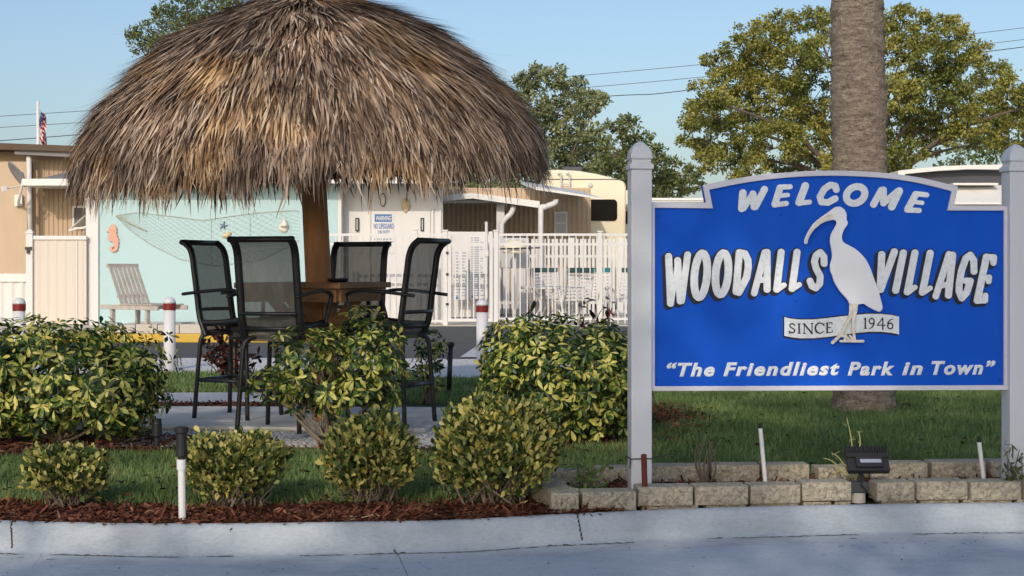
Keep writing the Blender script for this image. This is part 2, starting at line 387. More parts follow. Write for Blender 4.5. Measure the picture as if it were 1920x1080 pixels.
def shell_points(rng, n, c, r, power=3.0, inner=.5):
    """points through the outer part of a rounded-box volume, with outward directions"""
    D = unit(rng.normal(size=(n, 3)))
    k = (np.abs(D) ** power).sum(1) ** (-1 / power)
    rad = k * lumps(rng, D) * (1 - inner * rng.random(n) ** 2.2)
    return np.array(c) + D * rad[:, None] * np.array(r), D

def stems(mb, rng, base, tips, r0=.012, sag=.1):
    for tp in tips:
        b = Vector(base) + Vector((rng.uniform(-.04, .04), rng.uniform(-.04, .04), 0)); e = Vector(tp)
        mid = b.lerp(e, .5) + Vector((rng.uniform(-1, 1), rng.uniform(-1, 1), rng.uniform(-1, .3))) * sag * (e - b).length
        mb.tube(spline([b, mid, e], 5), [r0 * (1 - .07 * i) for i in range(11)], 6)
    return mb

def schefflera(name, label, base, lobes, seed, density=1.0, group=None, size=1.0, nstem=14, cat_='shrub'):
    """shrub of palmate leaf whorls; lobes: (x, y, z, rx, ry, rz)"""
    rng = np.random.default_rng(seed)
    root = thing(name, label, cat_, base, group=group)
    P, Dn = [], []
    for (x, y, z, rx, ry, rz) in lobes:
        n = int(density * 500 * (rx * rz * 2 + rx * ry + ry * rz) * 1.25)
        p, d = shell_points(rng, n, (x, y, z), (rx, ry, rz), 2.6, .5)
        P.append(p); Dn.append(d)
    P = np.concatenate(P); Dn = np.concatenate(Dn)
    ok = P[:, 2] > .06; P = P[ok]; Dn = Dn[ok]
    ax = unit(Dn + np.array([0, 0, .35]) + rng.normal(size=P.shape) * .28)
    side = unit(np.cross(ax, rng.normal(size=P.shape))); up2 = np.cross(ax, side)
    parts = []
    for k in range(7):
        keep = rng.random(len(P)) > .06
        a = (k + rng.uniform(-.25, .25, len(P))) * 2 * math.pi / 7
        rad = np.cos(a)[:, None] * side + np.sin(a)[:, None] * up2
        A = unit(rad * rng.uniform(.75, 1.1, len(P))[:, None] + ax * rng.uniform(-.25, .55, len(P))[:, None] + np.array([0, 0, -.25]))
        L = size * rng.uniform(.046, .08, len(P))
        V, Fi = leaves(T_OBOV, F_OBOV3, (P + rad * .008)[keep], A[keep], ax[keep], L[keep], (L * rng.uniform(.33, .44, len(P)))[keep])
        parts.append((V, Fi))
    V, Fi = cat(parts)
    npmesh('foliage', V, Fi, MAT['schef'], root, world=True, smooth=True)
    mb = MB(); idx = rng.choice(len(P), nstem, replace=False)
    stems(mb, rng, base, P[idx] - Dn[idx] * .08, .013)
    mb.build('stem', MAT['twig'], root, smooth=True)
    return root, P

def round_shrub(name, label, base, rx, ry, zc, rz, seed, n=2600, group=None, skirt=.0):
    """clipped shrub with small upright leaves in tufts and bare twigs at the foot"""
    rng = np.random.default_rng(seed)
    root = thing(name, label, 'shrub', base, group=group)
    c = (base[0], base[1], zc)
    nt_ = int(n / 2.3)
    tp, td = shell_points(rng, nt_, c, (rx, ry, rz), 3.0, .42)
    sh_ = rng.random(nt_) < .07; tp[sh_] = np.array(c) + (tp[sh_] - np.array(c)) * rng.uniform(1.05, 1.28, (int(sh_.sum()), 1))
    thin = rng.random(nt_) < np.clip((tp[:, 2] - .06) / (zc - .02), .12, 1) ; tp = tp[thin]; td = td[thin]
    k = 7
    P = np.repeat(tp, k, 0) + rng.normal(size=(len(tp) * k, 3)) * .017
    up = unit(np.repeat(td, k, 0) * .6 + np.array([0, 0, .8]))
    A = unit(up + rng.normal(size=P.shape) * .55)
    U = unit(np.cross(A, rng.normal(size=P.shape)))
    L = rng.uniform(.024, .046, len(P))
    V, Fi = leaves(T_OBOV, F_OBOV3, P, A, U, L, L * rng.uniform(.5, .68, len(P)))
    npmesh('foliage', V, Fi, MAT['euon'], root, world=True, smooth=True)
    mb = MB(); tips = tp[rng.choice(len(tp), 60)] - td[:1] * 0
    for e in tips:
        b = Vector((base[0] + rng.normal() * rx * .3, base[1] + rng.normal() * ry * .3, 0)); e = Vector(e)
        mid = b.lerp(e, .5) + Vector((rng.normal(), rng.normal(), 0)) * .03
        mb.tube(spline([b, mid, e], 4), [.006 - .0005 * i for i in range(9)], 5)
    for _ in range(70):   # short bare twigs near the ground
        b = Vector((base[0] + rng.normal() * rx * .45, base[1] + rng.normal() * ry * .4, rng.uniform(0, .1)))
        mb.tube([b, b + Vector((rng.normal() * .05, rng.normal() * .05, rng.uniform(.03, .12)))], [.003, .0012], 4)
    mb.build('stem', MAT['twig'], root)
    return root

def tree(name, label, base, D, blobs, seed, mat, leaf=.13, per=900, trunk_r=.3, group=None, ydepth=.8, world_blobs=False, fork=2.2, sub=26):
    """trunk and limbs, crown of leaf clumps; blobs (px, py, radius in px) at depth D, or world (x, y, z, r)"""
    rng = np.random.default_rng(seed)
    root = thing(name, label, 'tree', base, group=group)
    B = []
    for bl in blobs:
        if world_blobs: B.append(bl)
        else:
            px, py, r = bl; rr = r * D / F
            dd = D + rng.uniform(-1, 1) * ydepth * 3.0
            q = W(px, py, dd); B.append((q.x, q.y, q.z, rr))
    parts = []; tw = MB()
    for (x, y, z, r) in B:
        ns = max(6, int(sub)); n = max(6, int(per * (r / 1.2) ** 2 / ns))
        d = unit(rng.normal(size=(ns, 3))); rad = r * rng.uniform(.35, 1.05, ns) ** .7
        cc = np.array((x, y, z)) + d * rad[:, None] * np.array((1, 1, .85))
        P = np.repeat(cc, n, 0) + rng.normal(size=(ns * n, 3)) * r * np.array((.14, .14, .09))
        A = unit(rng.normal(size=P.shape) + np.repeat(d, n, 0) * .6); U = unit(rng.normal(size=P.shape) + np.array((0, 0, .6)))
        L = leaf * rng.uniform(.6, 1.3, len(P))
        parts.append(leaves(T_SMALL, F_SMALL, P, A, U, L, L * rng.uniform(.45, .7, len(P))))
        for q in cc[::3]:
            tw.tube([Vector((x, y, z - r * .3)), Vector(q)], [max(.012, r * .02), .006], 5, cap=False)
    V, Fi = cat(parts)
    npmesh('crown', V, Fi, mat, root, world=True)
    fk = Vector((base[0], base[1], base[2] + fork))
    tk = MB(); tk.tube(spline([Vector(base), Vector(base) + Vector((.05, 0, fork * .5)), fk], 5), [trunk_r * (1.25 - .05 * i) for i in range(11)], 10)
    for (x, y, z, r) in B[::3]:
        e = Vector((x, y, z - r * .3)); mid = fk.lerp(e, .45) + Vector((0, 0, .12 * (e - fk).length)); L = (e - fk).length
        tk.tube(spline([fk, mid, e], 4), [max(.015, trunk_r * .3 * (1 - .11 * i)) for i in range(9)], 6, cap=False)
    tk.add(tw.v, tw.f)
    tk.build('trunk', MAT['bark'], root, smooth=True)
    return root

# ------------------------------------------------------------------ the setting
def structure(name, mb, mat, **k): return tag(mb.build(name, mat, **k), kind='structure')
# kerb line traced on the ground: top back edge
kpx = [(-900, 958), (-300, 968), (0, 975), (200, 980), (400, 981), (650, 978), (850, 974), (1060, 963), (1250, 955), (1400, 950), (1650, 945), (1920, 942), (2300, 938), (3000, 930)]
kl = [(X(px, GD(py)), GD(py)) for px, py in kpx]
kl = [(-14, kl[0][1] + 1.2)] + kl + [(14, kl[-1][1] + .9)]
ks = spline(kl, 6)
prof = [(.0, .0), (-.03, .004), (-.05, -.004), (-.062, -.018), (-.085, -.07), (-.105, -.112), (-.13, -.128), (-.3, -.134)]
mb = MB()
n = len(prof)
for x, y in ks: mb.v += [(x, y + py_, z) for py_, z in prof]
for i in range(len(ks) - 1):
    for j in range(n - 1):
        a = i * n + j; mb.f.append((a, a + n, a + n + 1, a + 1))
structure('kerb', mb, MAT['concrete_kerb'], smooth=True)
mb = MB()
for x, y in ks: mb.v += [(x, y - .3, -.134), (x, y - .8, -.15), (x, -12, -.2)]
for i in range(len(ks) - 1):
    for j in range(2): a = i * 3 + j; mb.f.append((a, a + 3, a + 4, a + 1))
structure('road', mb, MAT['concrete_road'])
def kerb_y(x): return float(np.interp(x, [p[0] for p in ks], [p[1] for p in ks]))
# cracks and joints in the kerb and gutter, dark ragged slivers
rng = np.random.default_rng(5); mb = MB()
def crack(pts, wd, z):
    for i in range(len(pts) - 1):
        (x0, y0), (x1, y1) = pts[i], pts[i + 1]; a = wd * rng.uniform(.2, 1.3); c_ = wd * rng.uniform(.2, 1.3)
        zz = z if callable(z) else (lambda x, y: z)
        mb.add([(x0, y0 - a, zz(x0, y0 - a)), (x1, y1 - c_, zz(x1, y1 - c_)), (x1, y1 + c_, zz(x1, y1 + c_)), (x0, y0 + a, zz(x0, y0 + a))], [(0, 1, 2, 3)])
def kz(x, y):
    d = y - kerb_y(x); return float(np.interp(d, [p[0] for p in prof[::-1]], [p[1] for p in prof[::-1]])) + .003
xs = np.arange(-3.2, 3.2, .02); on = False; jy = rng.normal(0, .0035, len(xs)) + .006 * np.sin(xs * 9)
for i in range(len(xs) - 1):
    if rng.random() < .12: on = rng.random() < .55
    if on: crack([(xs[i], kerb_y(xs[i]) - .142 + jy[i]), (xs[i + 1], kerb_y(xs[i + 1]) - .142 + jy[i + 1])], .006, kz)
for px, py in ((25, 980), (1087, 965)):
    x0 = X(px, GD(py)); y0 = kerb_y(x0); dd = np.array([-.035, -.0515, -.0635, -.071, -.0775, -.0865, -.095, -.105]) - .002
    for i in range(7):
        a = x0 + .012 * math.sin(dd[i] * 40); w0 = .004
        mb.add([(a - w0, y0 + dd[i], kz(a, y0 + dd[i])), (a + w0, y0 + dd[i], kz(a, y0 + dd[i])), (a + w0, y0 + dd[i + 1], kz(a, y0 + dd[i + 1])), (a - w0, y0 + dd[i + 1], kz(a, y0 + dd[i + 1]))], [(0, 1, 2, 3)])
p0 = [(X(90, 6.72), 6.68), (X(60, 6.62), 6.56), (X(20, 6.5), 6.4), (X(-10, 6.4), 6.25)]
def RP(px, py, z=-.14): D = GD(py, z) - .10; return (X(px, D), D)
def rz(x, y):
    d = y - kerb_y(x); return kz(x, y) if d > -.3 else float(np.interp(d, [-.8, -.3], [-.15, -.134])) + .003
crack([RP(78, 1037), RP(70, 1048), RP(60, 1060), RP(38, 1073), RP(10, 1090)], .004, rz)
crack([RP(738, 1034), RP(748, 1040), RP(754, 1052), RP(762, 1066), RP(772, 1084)], .008, rz)
crack([RP(250, 1046), RP(240, 1060), RP(225, 1080)], .0025, rz); crack([RP(1840, 1040), RP(1865, 1062)], .0025, rz)
for _ in range(26):
    x = rng.uniform(-3, 3); y = kerb_y(x) - rng.uniform(.2, .6); crack([(x, y), (x + rng.uniform(.01, .04), y + rng.normal() * .004)], .003, rz)
structure('road_crack', mb, MAT['soil'])

# one ground sheet to the horizon, from the kerb back edge (and a strip behind the road)
mb = MB()
xs2 = [p[0] for p in ks]
top = [(x, y - .004, -.012) for x, y in ks]; far = [(x * 30, 900, -.012) for x, y in ks]
mb.v += top + far
for i in range(len(ks) - 1): mb.f.append((i, i + 1, i + 1 + len(ks), i + len(ks)))
mb.add([(-400, kl[0][1], -.012), (-14, kl[0][1], -.012), (-420, 900, -.012)], [(0, 1, 2)])
mb.add([(400, kl[-1][1], -.012), (14, kl[-1][1], -.012), (420, 900, -.012)], [(0, 2, 1)])
mb.add([(-400, -400, -.21), (400, -400, -.21), (400, -11.9, -.21), (-400, -11.9, -.21)], [(0, 1, 2, 3)])
structure('ground', mb, MAT['turf'])

def strip(name, mat, front, back, z):
    """sheet between two point rows (same length), z level"""
    mb = MB(); n = len(front)
    mb.v += [(x, y, z) for x, y in front] + [(x, y, z) for x, y in back]
    for i in range(n - 1): mb.f.append((i, i + 1, n + i + 1, n + i))
    return structure(name, mb, mat)
# mulch along the kerb
mx_ = [p for p in ks if -6 < p[0] < .62]
strip('mulch_bed', MAT['soil'], [(x, y + .002) for x, y in mx_], [(x, y + .46 + .05 * math.sin(x * 5)) for x, y in mx_], -.004)
strip('planter_soil', MAT['soil'], [(.45, 7.36), (1.2, 7.46), (2.2, 7.57), (3.4, 7.7)], [(.5, 7.7), (1.2, 7.75), (2.2, 7.85), (3.4, 8.0)], .03)
strip('shrub_bed', MAT['soil'], [(-6, 9.2), (-3, 9.3), (-1.9, 9.45), (-.9, 9.6), (0, 9.5), (.9, 9.35), (1.1, 9.7)], [(-6, 10.9), (-3, 10.8), (-1.9, 10.6), (-.9, 10.0), (0, 10.6), (.9, 10.6), (1.1, 10.4)], -.006)
strip('gravel', MAT['gravel'], [(-2.7, 9.75), (-1.4, 9.72), (-.55, 9.68), (.1, 9.8)], [(-2.7, 10.75), (-1.4, 10.75), (-.5, 10.75), (.1, 12.2)], .0)
mb = MB(); mb.add([], [])
pad = [(-3.2, 10.85), (-1.9, 10.72), (-.62, 10.62), (-.35, 12.25), (-1.6, 12.3), (-3.3, 12.35)]
mb.v += [(x, y, .03) for x, y in pad] + [(x, y, -.01) for x, y in pad]
mb.f += [tuple(range(6))] + [(i, i + 6, (i + 1) % 6 + 6, (i + 1) % 6) for i in range(6)]
structure('patio_slab', mb, MAT['pad'], bevel=.012)
strip('patio_edge', MAT['yellow'], [(-3.2, 10.81), (-1.9, 10.68), (-.7, 10.58)], [(-3.2, 10.835), (-1.9, 10.705), (-.7, 10.605)], .012)
strip('back_mulch', MAT['soil'], [(-4, 12.4), (-2.4, 12.36), (-.9, 12.5)], [(-4, 13.1), (-2.4, 12.9), (-.9, 12.9)], -.002)
strip('sidewalk', MAT['walk'], [(-6, 12.8), (-2.4, 12.9), (-1.6, 12.95)], [(-6, 13.7), (-2.4, 13.95), (-1.6, 14.0)], .012)
strip('gravel_verge', MAT['gravel'], [(-12, 16.6), (-3, 16.7), (-1.2, 16.8), (-.9, 18.0), (.3, 18.1)], [(-12, 19.6), (-3, 19.6), (-1.2, 19.5), (-.9, 19.4), (.3, 19.4)], -.004)
strip('footpath', MAT['walk'], [(-1.0, 15.9), (-.2, 15.9), (.9, 15.7)], [(-1.2, 18.1), (-.2, 18.2), (.9, 18.3)], .006)
strip('back_road', MAT['asphalt'], [(-60, 19.6), (-3, 19.6), (0, 19.4), (60, 19.4)], [(-60, 23.7), (-3, 23.7), (0, 23.7), (60, 23.7)], -.002)
# asphalt apron rising to the pool fence on the right
mb = MB(); mb.add([(-3.1, 23.7, -.002), (60, 23.7, -.002), (60, 26.3, .16), (-3.1, 26.3, .16)], [(0, 1, 2, 3)])
structure('asphalt_apron', mb, MAT['asphalt'])
mb = MB(); mb.add([(X(862, 19.5), 19.5, .012), (X(925, 19.5), 19.5, .012), (X(930, 23.6), 23.6, .012), (X(905, 23.6), 23.6, .012)], [(0, 1, 2, 3)])
structure('concrete_ramp', mb, MAT['walk'])
mb = MB(); mb.box(-40, -3.15, 23.72, 23.9, -.01, .135)
structure('yellow_kerb', mb, MAT['yellow'], bevel=.02)
mb = MB(); mb.box(-40, -3.13, 23.92, 60, -.02, .13); mb.box(-3.1, 60, 26.3, 60, -.02, .17)
structure('pool_deck', mb, MAT['deck'])

# grass blades, mulch chips
def blades(name, n, region, seed, h=(.035, .08), wd=.007, z0=-.008):
    rng = np.random.default_rng(seed); P = region(rng, n)
    P = np.column_stack([P, np.full(len(P), z0)])
    A = unit(rng.normal(size=P.shape) * np.array((.45, .45, .05)) + np.array((0, 0, 1))); U = unit(rng.normal(size=P.shape))
    L = rng.uniform(*h, len(P)); T = np.array([(-.5, 0, 0), (.5, 0, 0), (.3, .55, .05), (-.3, .55, .05), (0, 1, .2)])
    k = 5; Xv = unit(np.cross(A, U)); Uv = np.cross(Xv, A); Wd = wd * rng.uniform(.6, 1.4, len(P))
    V = P[:, None] + T[None, :, 0:1] * (Wd[:, None] * Xv)[:, None] + T[None, :, 1:2] * (L[:, None] * A)[:, None] + T[None, :, 2:3] * (L[:, None] * Uv)[:, None]
    i = np.arange(len(P))[:, None] * k
    o = npmesh(name, V.reshape(-1, 3), [i + np.array([0, 1, 2, 3]), i + np.array([3, 2, 4])], MAT['grass'])
    return tag(o, kind='stuff')
def reg_left(rng, n):
    x = rng.uniform(-3.6, 1.05, n); y = rng.uniform(7.1, 9.75, n)
    ky = np.array([kerb_y(a) for a in x]); lo = ky + .42 + .05 * np.sin(x * 5) + .06 * np.sin(x * 17); hi = 9.35 + .12 * np.sin(x * 2.5) + .1 * np.sin(x * 9 + 1) + .3 * (x > .1)
    dm = (x > .3) & (y < 7.75)
    ok = (y > lo) & (y < hi) & ~dm & (rng.random(n) < .35 + .65 * np.clip((y - lo) / .2, 0, 1)); return np.column_stack([x, y])[ok]
def reg_right(rng, n):
    y = 7.8 + (14.3 - 7.8) * rng.random(n) ** 1.3; x = rng.uniform(.5, 1, n) * 0 + rng.uniform(.75, 5.4, n)
    ok = (x < .37 * y + .2) & (y > 7.78 + .1 * x * .5); return np.column_stack([x, y])[ok]
def reg_back(rng, n):
    x = rng.uniform(-4.2, 1.5, n); y = rng.uniform(12.4, 16.7, n)
    ok = ~((x < -1.6) & (y < 14.0)) & ~((x > -1.2) & (y > 15.8)) & ~((x < -.3) & (y < 12.9)); return np.column_stack([x, y])[ok]
blades('grass', 52000, reg_left, 1)
blades('grass', 95000, reg_right, 2, (.04, .09), .009)
blades('grass', 26000, reg_back, 3, (.04, .08), .012)
def chips(name, n, region, seed, z0):
    rng = np.random.default_rng(seed); P = region(rng, n); P = np.column_stack([P, z0 + rng.uniform(.0, .022, len(P))])
    A = unit(rng.normal(size=P.shape) * np.array((1, 1, .25))); U = unit(rng.normal(size=P.shape) * .4 + np.array((0, 0, 1)))
    L = rng.uniform(.018, .065, len(P)); T = np.array([(-.5, 0, 0), (.5, .05, 0), (.4, 1, .05), (-.35, .9, .1)])
    V, Fi = leaves(T, np.array([(0, 1, 2, 3)]), P, A, U, L, rng.uniform(.006, .016, len(P)))
    return tag(npmesh(name, V, Fi, MAT['mulch']), kind='stuff')
def reg_m1(rng, n):
    x = rng.uniform(-4, .55, n); ky = np.array([kerb_y(a) for a in x]); return np.column_stack([x, ky - .022 + .53 * rng.random(n) ** 1.15])
def reg_m2(rng, n):
    x = rng.uniform(-4, 1.2, n); y = rng.uniform(9.3, 10.4, n); ok = ~((x > -2.2) & (x < .1) & (y > 9.72)); return np.column_stack([x, y])[ok]
def reg_m3(rng, n):
    x = rng.uniform(.5, 3.1, n); y = 7.40 + .11 * x + rng.uniform(0, .42, n); return np.column_stack([x, y])
chips('mulch', 15000, reg_m1, 4, -.004); chips('mulch', 9000, reg_m2, 5, -.004); chips('mulch', 5000, reg_m3, 6, .03)
def reg_m4(rng, n): return np.column_stack([rng.uniform(-3.6, -1, n), rng.uniform(12.38, 12.88, n)])
chips('mulch', 3000, reg_m4, 7, .0)
def reg_m5(rng, n): return np.column_stack([rng.normal(1.15, .16, n), rng.normal(11.6, .5, n)])
chips('mulch', 1800, reg_m5, 8, .03)

def litter(name, n, region, seed, z0, mat, lo, hi):
    rng = np.random.default_rng(seed); P = region(rng, n); P = np.column_stack([P, z0 + rng.uniform(.001, .006, len(P))])
    A = unit(rng.normal(size=P.shape) * np.array((1, 1, .12))); U = unit(rng.normal(size=P.shape) * .3 + np.array((0, 0, 1)))
    L = rng.uniform(lo, hi, len(P)); V, Fi = leaves(T_SMALL * np.array((1, 1, 2.5)), F_SMALL, P, A, U, L, L * rng.uniform(.3, .6, len(P)))
    return tag(npmesh(name, V, Fi, MAT[mat]), kind='stuff')
def reg_r1(rng, n):
    x = rng.uniform(-3.2, 3.4, n); ky = np.array([kerb_y(a) for a in x]); return np.column_stack([x, ky - .135 - .75 * rng.random(n) ** 3])
litter('leaf_litter', 170, reg_r1, 9, -.136, 'mulch', .004, .018)
def reg_g1(rng, n): return np.vstack([reg_left(rng, n), reg_right(rng, n)])
litter('fallen_leaves', 420, reg_g1, 10, .035, 'croton', .02, .06)

# ------------------------------------------------------------------ the welcome sign
SX0, SD0, SK = .6439, 7.44, .109
SC = math.cos(math.atan(SK))
sign = thing('welcome_sign', 'blue welcome sign with white ibis between two white posts', 'sign', (SX0, SD0, 0), math.atan(SK))
def SP(px, py, off=0.0):
    """photo pixel -> (along, height) on the sign's real plane"""
    a = (px - CX) / F; Dp = SD0 + off; Xx = a * (Dp - SK * SX0) / (1 - a * SK); D = Dp + SK * (Xx - SX0)
    return ((Xx - SX0) / SC, CH - (py - HY) * D / F)
def spl(pts): return [SP(*p) for p in pts]
arc_o = [(1317, 347), (1400, 331.5), (1480, 323), (1556, 320), (1640, 323), (1720, 332.5), (1795, 350)]
arc_i = [(1329, 356), (1405, 341.5), (1480, 333), (1558, 330), (1640, 333), (1710, 341.5), (1783, 359)]
outer = spl([(1219, 733), (1219, 379), (1323, 380)] + spline(arc_o, 5) + [(1787, 386), (1891, 387), (1891, 731)])
inner = spl([(1227, 724), (1227, 390), (1336, 391)] + spline(arc_i, 5) + [(1775, 395), (1881, 395), (1881, 722)])
MB().prism(outer, 0.0, .035).build('board', MAT['blue'], sign, world=False)
n = len(outer); mb = MB()
mb.v += [(u, -.014, z) for u, z in outer] + [(u, -.014, z) for u, z in inner] + [(u, -.001, z) for u, z in outer] + [(u, -.001, z) for u, z in inner]
for i in range(n):
    j = (i + 1) % n
    mb.f += [(i, j, n + j, n + i), (n + i, n + j, 3 * n + j, 3 * n + i), (i, 2 * n + i, 2 * n + j, j)]
mb.build('trim', MAT['trim'], sign, world=False, bevel=.003)
for px, top, lab in ((1200, 265, None), (1902, 270, None)):
    u, z = SP(px, top); zc = SP(px, 318)[1]; h = .053
    if px > 1500: u, z = SP(1905, 270); zc = SP(1905, 322)[1]
    mb = MB(); mb.box(u - h, u + h, -.045, 2 * h - .045, -.02, zc); mb.build('post', MAT['white'], sign, world=False, bevel=.006)
    post = sign.children[-1]
    t_ = z - zc
    prof = [(h + .008, 0), (h + .008, .022 * t_ / .14), (h - .004, .032), (h - .004, t_ * .34), (h + .004, t_ * .38), (h + .003, t_ * .43), (h - .002, t_ * .62), (h * .72, t_ * .8), (h * .38, t_ * .93), (.004, t_)]
    mb = MB(); mb.lathe([(r * math.sqrt(2), zz) for r, zz in prof], (u, h - .045, zc), 4, math.pi / 4)
    mb.build('post_cap', MAT['white'], sign, world=False, bevel=.004)
# thin cable tied round the left post
u0 = SP(1200, 858)[0]; zt = SP(1200, 858)[1]
mb = MB(); hh = .0565
mb.tube([(u0 - hh, -.049, zt), (u0 + hh, -.049, zt), (u0 + hh, .065, zt), (u0 - hh, .065, zt), (u0 - hh, -.049, zt)], .0035, 6)
mb.tube([(u0 - hh, -.049, zt), (u0 - hh - .006, -.055, zt - .05)], .003, 5); mb.tube([(u0 + hh, -.02, zt), (u0 + .19, .05, zt + .012)], .0025, 5)
mb.build('tie_wire', MAT['cable'], sign, world=False)
mb = MB()
for px, py in ((1234, 405), (1465, 402), (1650, 403), (1493, 564), (1688, 559), (1874, 400), (1875, 712), (1232, 712), (1560, 716)):
    u, z = SP(px, py); mb.lathe([(.007, 0), (.006, .003), (.002, .005)], (0, 0, 0), 8)
    k = len(mb.v) - 24; mb.v[k:] = [(u + a, -b_ - .0005 - .0, z + c) for a, c, b_ in mb.v[k:]]
    mb.build('screw', MAT['blue'], sign, world=False); mb = MB()

def seg_dist(PX, PY, a, b, ra, rb):
    ax, ay = a; bx, by = b; dx, dy = bx - ax, by - ay; L2 = dx * dx + dy * dy + 1e-9
    tt = np.clip(((PX - ax) * dx + (PY - ay) * dy) / L2, 0, 1)
    return np.hypot(PX - ax - tt * dx, PY - ay - tt * dy) - (ra + (rb - ra) * tt)
def field(strokes, PX, PY, sx=0, sy=0):
    Fd = np.full(PX.shape, 1e3)
    for pts, r in strokes:
        rr = r if isinstance(r, (list, tuple)) else [r] * len(pts)
        for i in range(len(pts) - 1):
            Fd = np.minimum(Fd, seg_dist(PX, PY, (pts[i][0] + sx, pts[i][1] + sy), (pts[i+1][0] + sx, pts[i+1][1] + sy), rr[i], rr[i+1]))
    return Fd
def contours(G, xs, ys):
    """closed zero contours of field G[y,x] by marching squares"""
    nxt = {}
    def ep(e):
        (i, j, v) = e
        if v == 0:
            a, b = G[j, i], G[j, i+1]; tt = a / (a - b); return (xs[i] + tt * (xs[i+1] - xs[i]), ys[j])
        a, b = G[j, i], G[j+1, i]; tt = a / (a - b); return (xs[i], ys[j] + tt * (ys[j+1] - ys[j]))
    ins = G < 0
    cc = ins[:-1, :-1].astype(int) + ins[:-1, 1:] * 2 + ins[1:, 1:] * 4 + ins[1:, :-1] * 8
    T_, R_, B_, L_ = (lambda i, j: (i, j, 0)), (lambda i, j: (i+1, j, 1)), (lambda i, j: (i, j+1, 0)), (lambda i, j: (i, j, 1))
    tab = {1: [(L_, T_)], 2: [(T_, R_)], 3: [(L_, R_)], 4: [(R_, B_)], 5: [(L_, T_), (R_, B_)], 6: [(T_, B_)], 7: [(L_, B_)], 8: [(B_, L_)], 9: [(B_, T_)],
           10: [(T_, R_), (B_, L_)], 11: [(B_, R_)], 12: [(R_, L_)], 13: [(R_, T_)], 14: [(T_, L_)]}
    for j, i in zip(*np.nonzero((cc > 0) & (cc < 15))):
        for a, b in tab[int(cc[j, i])]: nxt[a(i, j)] = b(i, j)
    loops = []
    while nxt:
        s0 = next(iter(nxt)); lp = []; e = s0
        while e in nxt: lp.append(ep(e)); e = nxt.pop(e)
        if len(lp) > 5: loops.append(lp)
    return loops
def fill_mesh(loops, extrude, bevel, smooth_it=1):
    """filled, extruded outline with a rounded edge -> vertices, faces"""
    cu = bpy.data.curves.new('outline', 'CURVE'); cu.dimensions = '2D'; cu.fill_mode = 'BOTH'; cu.extrude = extrude; cu.bevel_depth = bevel; cu.bevel_resolution = 1
    for lp in loops:
        s = cu.splines.new('POLY'); s.points.add(len(lp) - 1); s.use_cyclic_u = True
        s.points.foreach_set('co', np.array([(x, y, 0, 1) for x, y in lp], dtype=np.float32).ravel())
    o = bpy.data.objects.new('outline', cu); C.objects.link(o); dg = bpy.context.evaluated_depsgraph_get()
    me = bpy.data.meshes.new_from_object(o.evaluated_get(dg))
    V = [tuple(v.co) for v in me.vertices]; Fc = [tuple(p.vertices) for p in me.polygons]
    bpy.data.objects.remove(o); bpy.data.curves.remove(cu); bpy.data.meshes.remove(me)
    return V, Fc
def on_sign(mb, V, Fc, depth): mb.add([(x, -depth - z, y) for x, y, z in V], Fc)
def stroke_part(name, mat, groups, x0, y0, s, depth, ex, bev, grow=0.0, shift=None, xr=None, yr=None, step=2.0):
    """groups of strokes in the coordinates of an enlarged view (origin x0,y0, scale s) -> relief lettering on the sign"""
    mb = MB()
    for strokes in groups:
        ax = [p[0] for st in strokes for p in st[0]]; ay = [p[1] for st in strokes for p in st[0]]
        pad_ = 50 + grow
        xs_ = np.arange(min(ax) - pad_, max(ax) + pad_, step); ys_ = np.arange(min(ay) - pad_, max(ay) + pad_, step)
        PX, PY = np.meshgrid(xs_, ys_); G = field(strokes, PX, PY)
        if shift:
            for t in np.linspace(.2, 1, 5): G = np.minimum(G, field(strokes, PX, PY, shift[0] * t, shift[1] * t))
        G = G - grow; G[G == 0] = 1e-4
        loops = [[SP(x0 + x / s, y0 + y / s) for x, y in lp[::2]] for lp in contours(G, xs_, ys_)]
        V, Fc = fill_mesh(loops, ex, bev); on_sign(mb, V, Fc, depth)
    return mb.build(name, mat, sign, world=False)
def ell(cx, cy, a, b, sl=0.0, n=20, a0=0, a1=360):
    return [(cx + a * math.cos(R(t)) - sl * b * math.sin(R(t)), cy + b * math.sin(R(t))) for t in np.linspace(a0, a1, n)]
woodalls = [
 [([(127,158),(141,497)],23), ([(150,480),(192,190)],15), ([(192,186),(210,480)],22), ([(222,480),(264,145)],[20,22])],
 [(ell(359,294,46,160,.08),25)], [(ell(512,283,46,150,.08),25)],
 [([(637,132),(614,412)],23), ([(637,130),(678,138),(700,185),(703,235),(690,310),(660,370),(634,418)],23)],
 [([(822,128),(745,424)],21), ([(838,128),(838,396)],23), ([(780,330),(838,322)],19)],
 [([(940,127),(908,395)],23), ([(906,396),(960,365)],[22,17])],
 [([(1055,127),(1019,390)],23), ([(1017,390),(1070,362)],[22,17])],
 [([(1250,210),(1248,160),(1222,128),(1192,150),(1180,195),(1192,245),(1222,300),(1218,355),(1190,386),(1162,372),(1148,335)],22)]]
village = [
 [([(432,144),(420,395)],23), ([(425,398),(523,124)],[21,23])],
 [([(588,132),(533,402)],23)],
 [([(672,132),(618,412)],23), ([(616,415),(672,380)],[22,16])],
 [([(782,134),(727,414)],23), ([(725,417),(782,386)],[22,16])],
 [([(918,142),(822,446)],21), ([(944,148),(913,438)],23), ([(865,368),(925,356)],18)],
 [([(1098,266),(1096,185),(1072,148),(1040,170),(1008,260),(992,350),(990,410),(1010,458),(1045,420),(1072,336),(1040,334)],22)],
 [([(1188,162),(1122,476)],23), ([(1188,162),(1242,164),(1238,204)],20), ([(1160,318),(1208,308),(1204,338)],18), ([(1122,478),(1178,476),(1180,440)],19)]]
